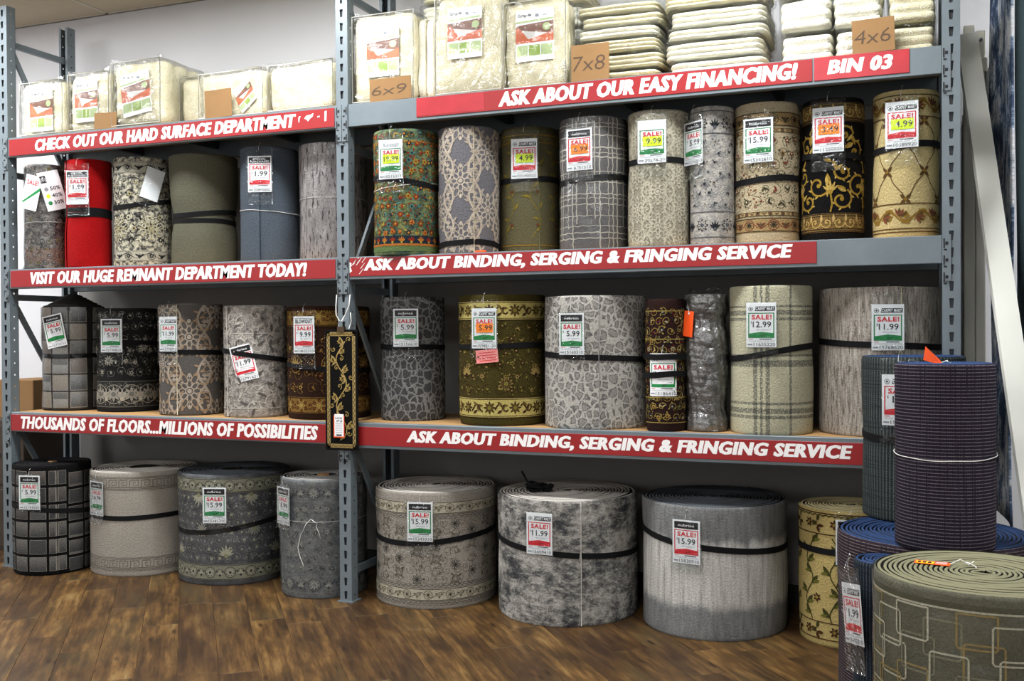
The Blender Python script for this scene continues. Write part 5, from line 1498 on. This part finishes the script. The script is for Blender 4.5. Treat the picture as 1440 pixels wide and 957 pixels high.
# brown box behind the left post
m = MB(); m.box(-3.02, -2.70, .42, .76, .92, 1.19, CARD, .004); m.box(-2.875, -2.845, .418, .42, .92, 1.19, plain('packing_tape', '#A67B45', .3)); o = m.build('cardboard_box'); tag(o, 'brown cardboard box behind the left rack post at middle shelf height', 'box')
m = MB(); m.box(-3.25, -2.72, .35, .78, 0, .915, plain('dark_cabinet_paint', '#3A3026', .6, var=.15), .006)
m.box(-3.22, -2.75, .343, .352, .46, .88, plain('dark_cabinet_paint', '#3A3026', .6, var=.15), .004); m.box(-3.22, -2.75, .343, .352, .03, .43, plain('dark_cabinet_paint', '#3A3026', .6, var=.15), .004)
m.box(-3.05, -2.92, .335, .345, .66, .68, DMETAL); o = m.build('low_cabinet'); tag(o, 'dark brown low cabinet under the cardboard box behind the left post', 'cabinet')

# ------------------------------------------------------------------ right of the rack
CREAM = plain('cream_enamel', '#E2E0D0', .35, 0, .5, .04); CREAM2 = plain('cream_enamel_pale', '#ECECE2', .3, 0, .5, .03)
e = empty('display_upright', (3.285, .645, 0)); tag(e, 'cream steel display post with a clamp standing right of the rack', 'post')
m = MB(); m.box(-.050, .0, -.03, .03, 0, 3.02, CREAM, .004); m.box(.004, .048, -.026, .026, 0, 2.99, CREAM, .004); m.build('post', e)
m = MB(); m.box(-.06, .058, -.045, .035, 2.78, 2.85, CREAM, .005); m.build('clamp_band', e)
m = MB(); m.box(.049, .064, -.035, .03, 2.63, 2.80, plain('grey_bracket', '#8C9290', .5), .003); m.build('clamp_bracket', e)
m = MB(); m.tube([(.028, -.026, 2.94), (.028, -.044, 2.94)], .008, METAL, 8); m.build('bolt', e)
m = MB(); x0_, y0_ = 3.235, .60
m.box(x0_, 3.33, .71, .76, 0, 2.6, plain('grey_panel', '#6E6C68', .6, var=.05), .003)
for z in (.7, 1.2, 1.62, 2.1): m.box(x0_+.004, x0_+.022, .707, .711, z-.03, z+.03, BLACK)
for z in (.9, 1.58): m.box(x0_+.062, x0_+.070, .707, .711, z-.004, z+.004, BLACK)
o = m.build('slotted_channel'); tag(o, 'dark grey slotted steel channel standing behind the cream post', 'channel')
# leaning flat rail
a = Vector((3.245, .585, 2.95)); b_ = Vector((3.525, -.59, .012)); d = (b_-a).normalized(); e = empty('leaning_rail', tuple(b_)); tag(e, 'long cream metal rail leaning back against the post beside the rack', 'rail')
m = MB(); side = Vector((1, 0, 0)); side = (side-d*side.dot(d)).normalized(); nn = side.cross(d).normalized()
if nn.y > 0: nn = -nn
def rp(s_, n_, t_): return (a+d*t_+side*s_+nn*n_)-b_
L_ = (b_-a).length; W2, T2 = .049, .035
V = [rp(s_, n_, t_) for t_ in (0, L_) for s_, n_ in ((-W2, 0), (-W2+.006, T2), (W2, T2), (W2, 0))]
m.add(V, [(0, 1, 2, 3), (7, 6, 5, 4), (0, 4, 5, 1), (1, 5, 6, 2), (2, 6, 7, 3), (3, 7, 4, 0)], CREAM2); m.build('rail', e)
# hanging rugs seen nearly edge-on
bd = m_blotch('indigo_distressed', [(.36, '#1E2F48'), (.46, '#3F5778'), (.50, '#8FA3BC'), (.55, '#E4E7EA')], 6, (2.2, .5, 1), 8, .82, seed=20, second=((30, 2, 1), 1.0, '#22344E', .5, .6, .6))
td = m_heather('teal_dark_rug', '#1F3B42', '#2F4F58', 120)
def hanging(x0, y0, x1, y1, z0, z1, mat, label, seed, hem=.0, th=.012):
    R = random.Random(seed); nx, nz = 14, 26; V = []; UVs = []; F = []
    dx, dy = x1-x0, y1-y0; L = math.hypot(dx, dy); px, py = -dy/L, dx/L
    for s_ in (0, 1):
        for i in range(nx+1):
            for j in range(nz+1):
                u = i/nx; v = j/nz; z = z0+(z1-z0)*v+hem*u*(1-v)
                wv = (.012*S(u*7+seed+v*3)+.008*S(v*8+seed*2+u*4))*(1-v*.5)+s_*th
                V.append((x0+dx*u+px*wv, y0+dy*u+py*wv, z)); UVs.append((u*L, z))
    n = (nx+1)*(nz+1)
    for i in range(nx):
        for j in range(nz):
            q = i*(nz+1)+j; F += [(q, q+nz+1, q+nz+2, q+1), (n+q+1, n+q+nz+2, n+q+nz+1, n+q)]
    for j in range(nz): F += [(j, j+1, n+j+1, n+j), (nx*(nz+1)+j, n+nx*(nz+1)+j, n+nx*(nz+1)+j+1, nx*(nz+1)+j+1)]
    for i in range(nx): F += [(i*(nz+1), n+i*(nz+1), n+(i+1)*(nz+1), (i+1)*(nz+1)), (i*(nz+1)+nz, (i+1)*(nz+1)+nz, n+(i+1)*(nz+1)+nz, n+i*(nz+1)+nz)]
    m = MB(); m.add(V, F, mat, True, UVs); o = m.build('hanging_rug'); tag(o, label, 'rug', 'area rugs hanging at the right edge'); return o
hanging(3.358, .60, 3.428, .34, .66, 3.62, bd, 'blue and white distressed area rug hanging right of the leaning rail', 3, hem=-.12)
hanging(3.434, .31, 3.56, -.80, .92, 3.62, td, 'dark teal area rug hanging at the far right edge of the picture', 6)
m = MB(); m.tube([(3.36, .56, 3.66), (3.62, .56, 3.66)], .012, METAL, 8); m.tube([(3.44, .20, 3.66), (3.62, .20, 3.66)], .012, METAL, 8); m.tube([(3.60, .56, 3.66), (3.60, -.82, 3.66), ], .014, METAL, 8); m.tube([(3.60, .56, 0), (3.60, .56, 3.66)], .02, METAL, 8)
m.tube([(3.358, .60, 3.655), (3.428, .34, 3.655)], .03, METAL, 8); m.tube([(3.434, .31, 3.655), (3.56, -.80, 3.655)], .03, METAL, 8)
o = m.build('rug_hanging_frame'); tag(o, 'grey steel hanging frame that carries the area rugs at the right', 'frame')
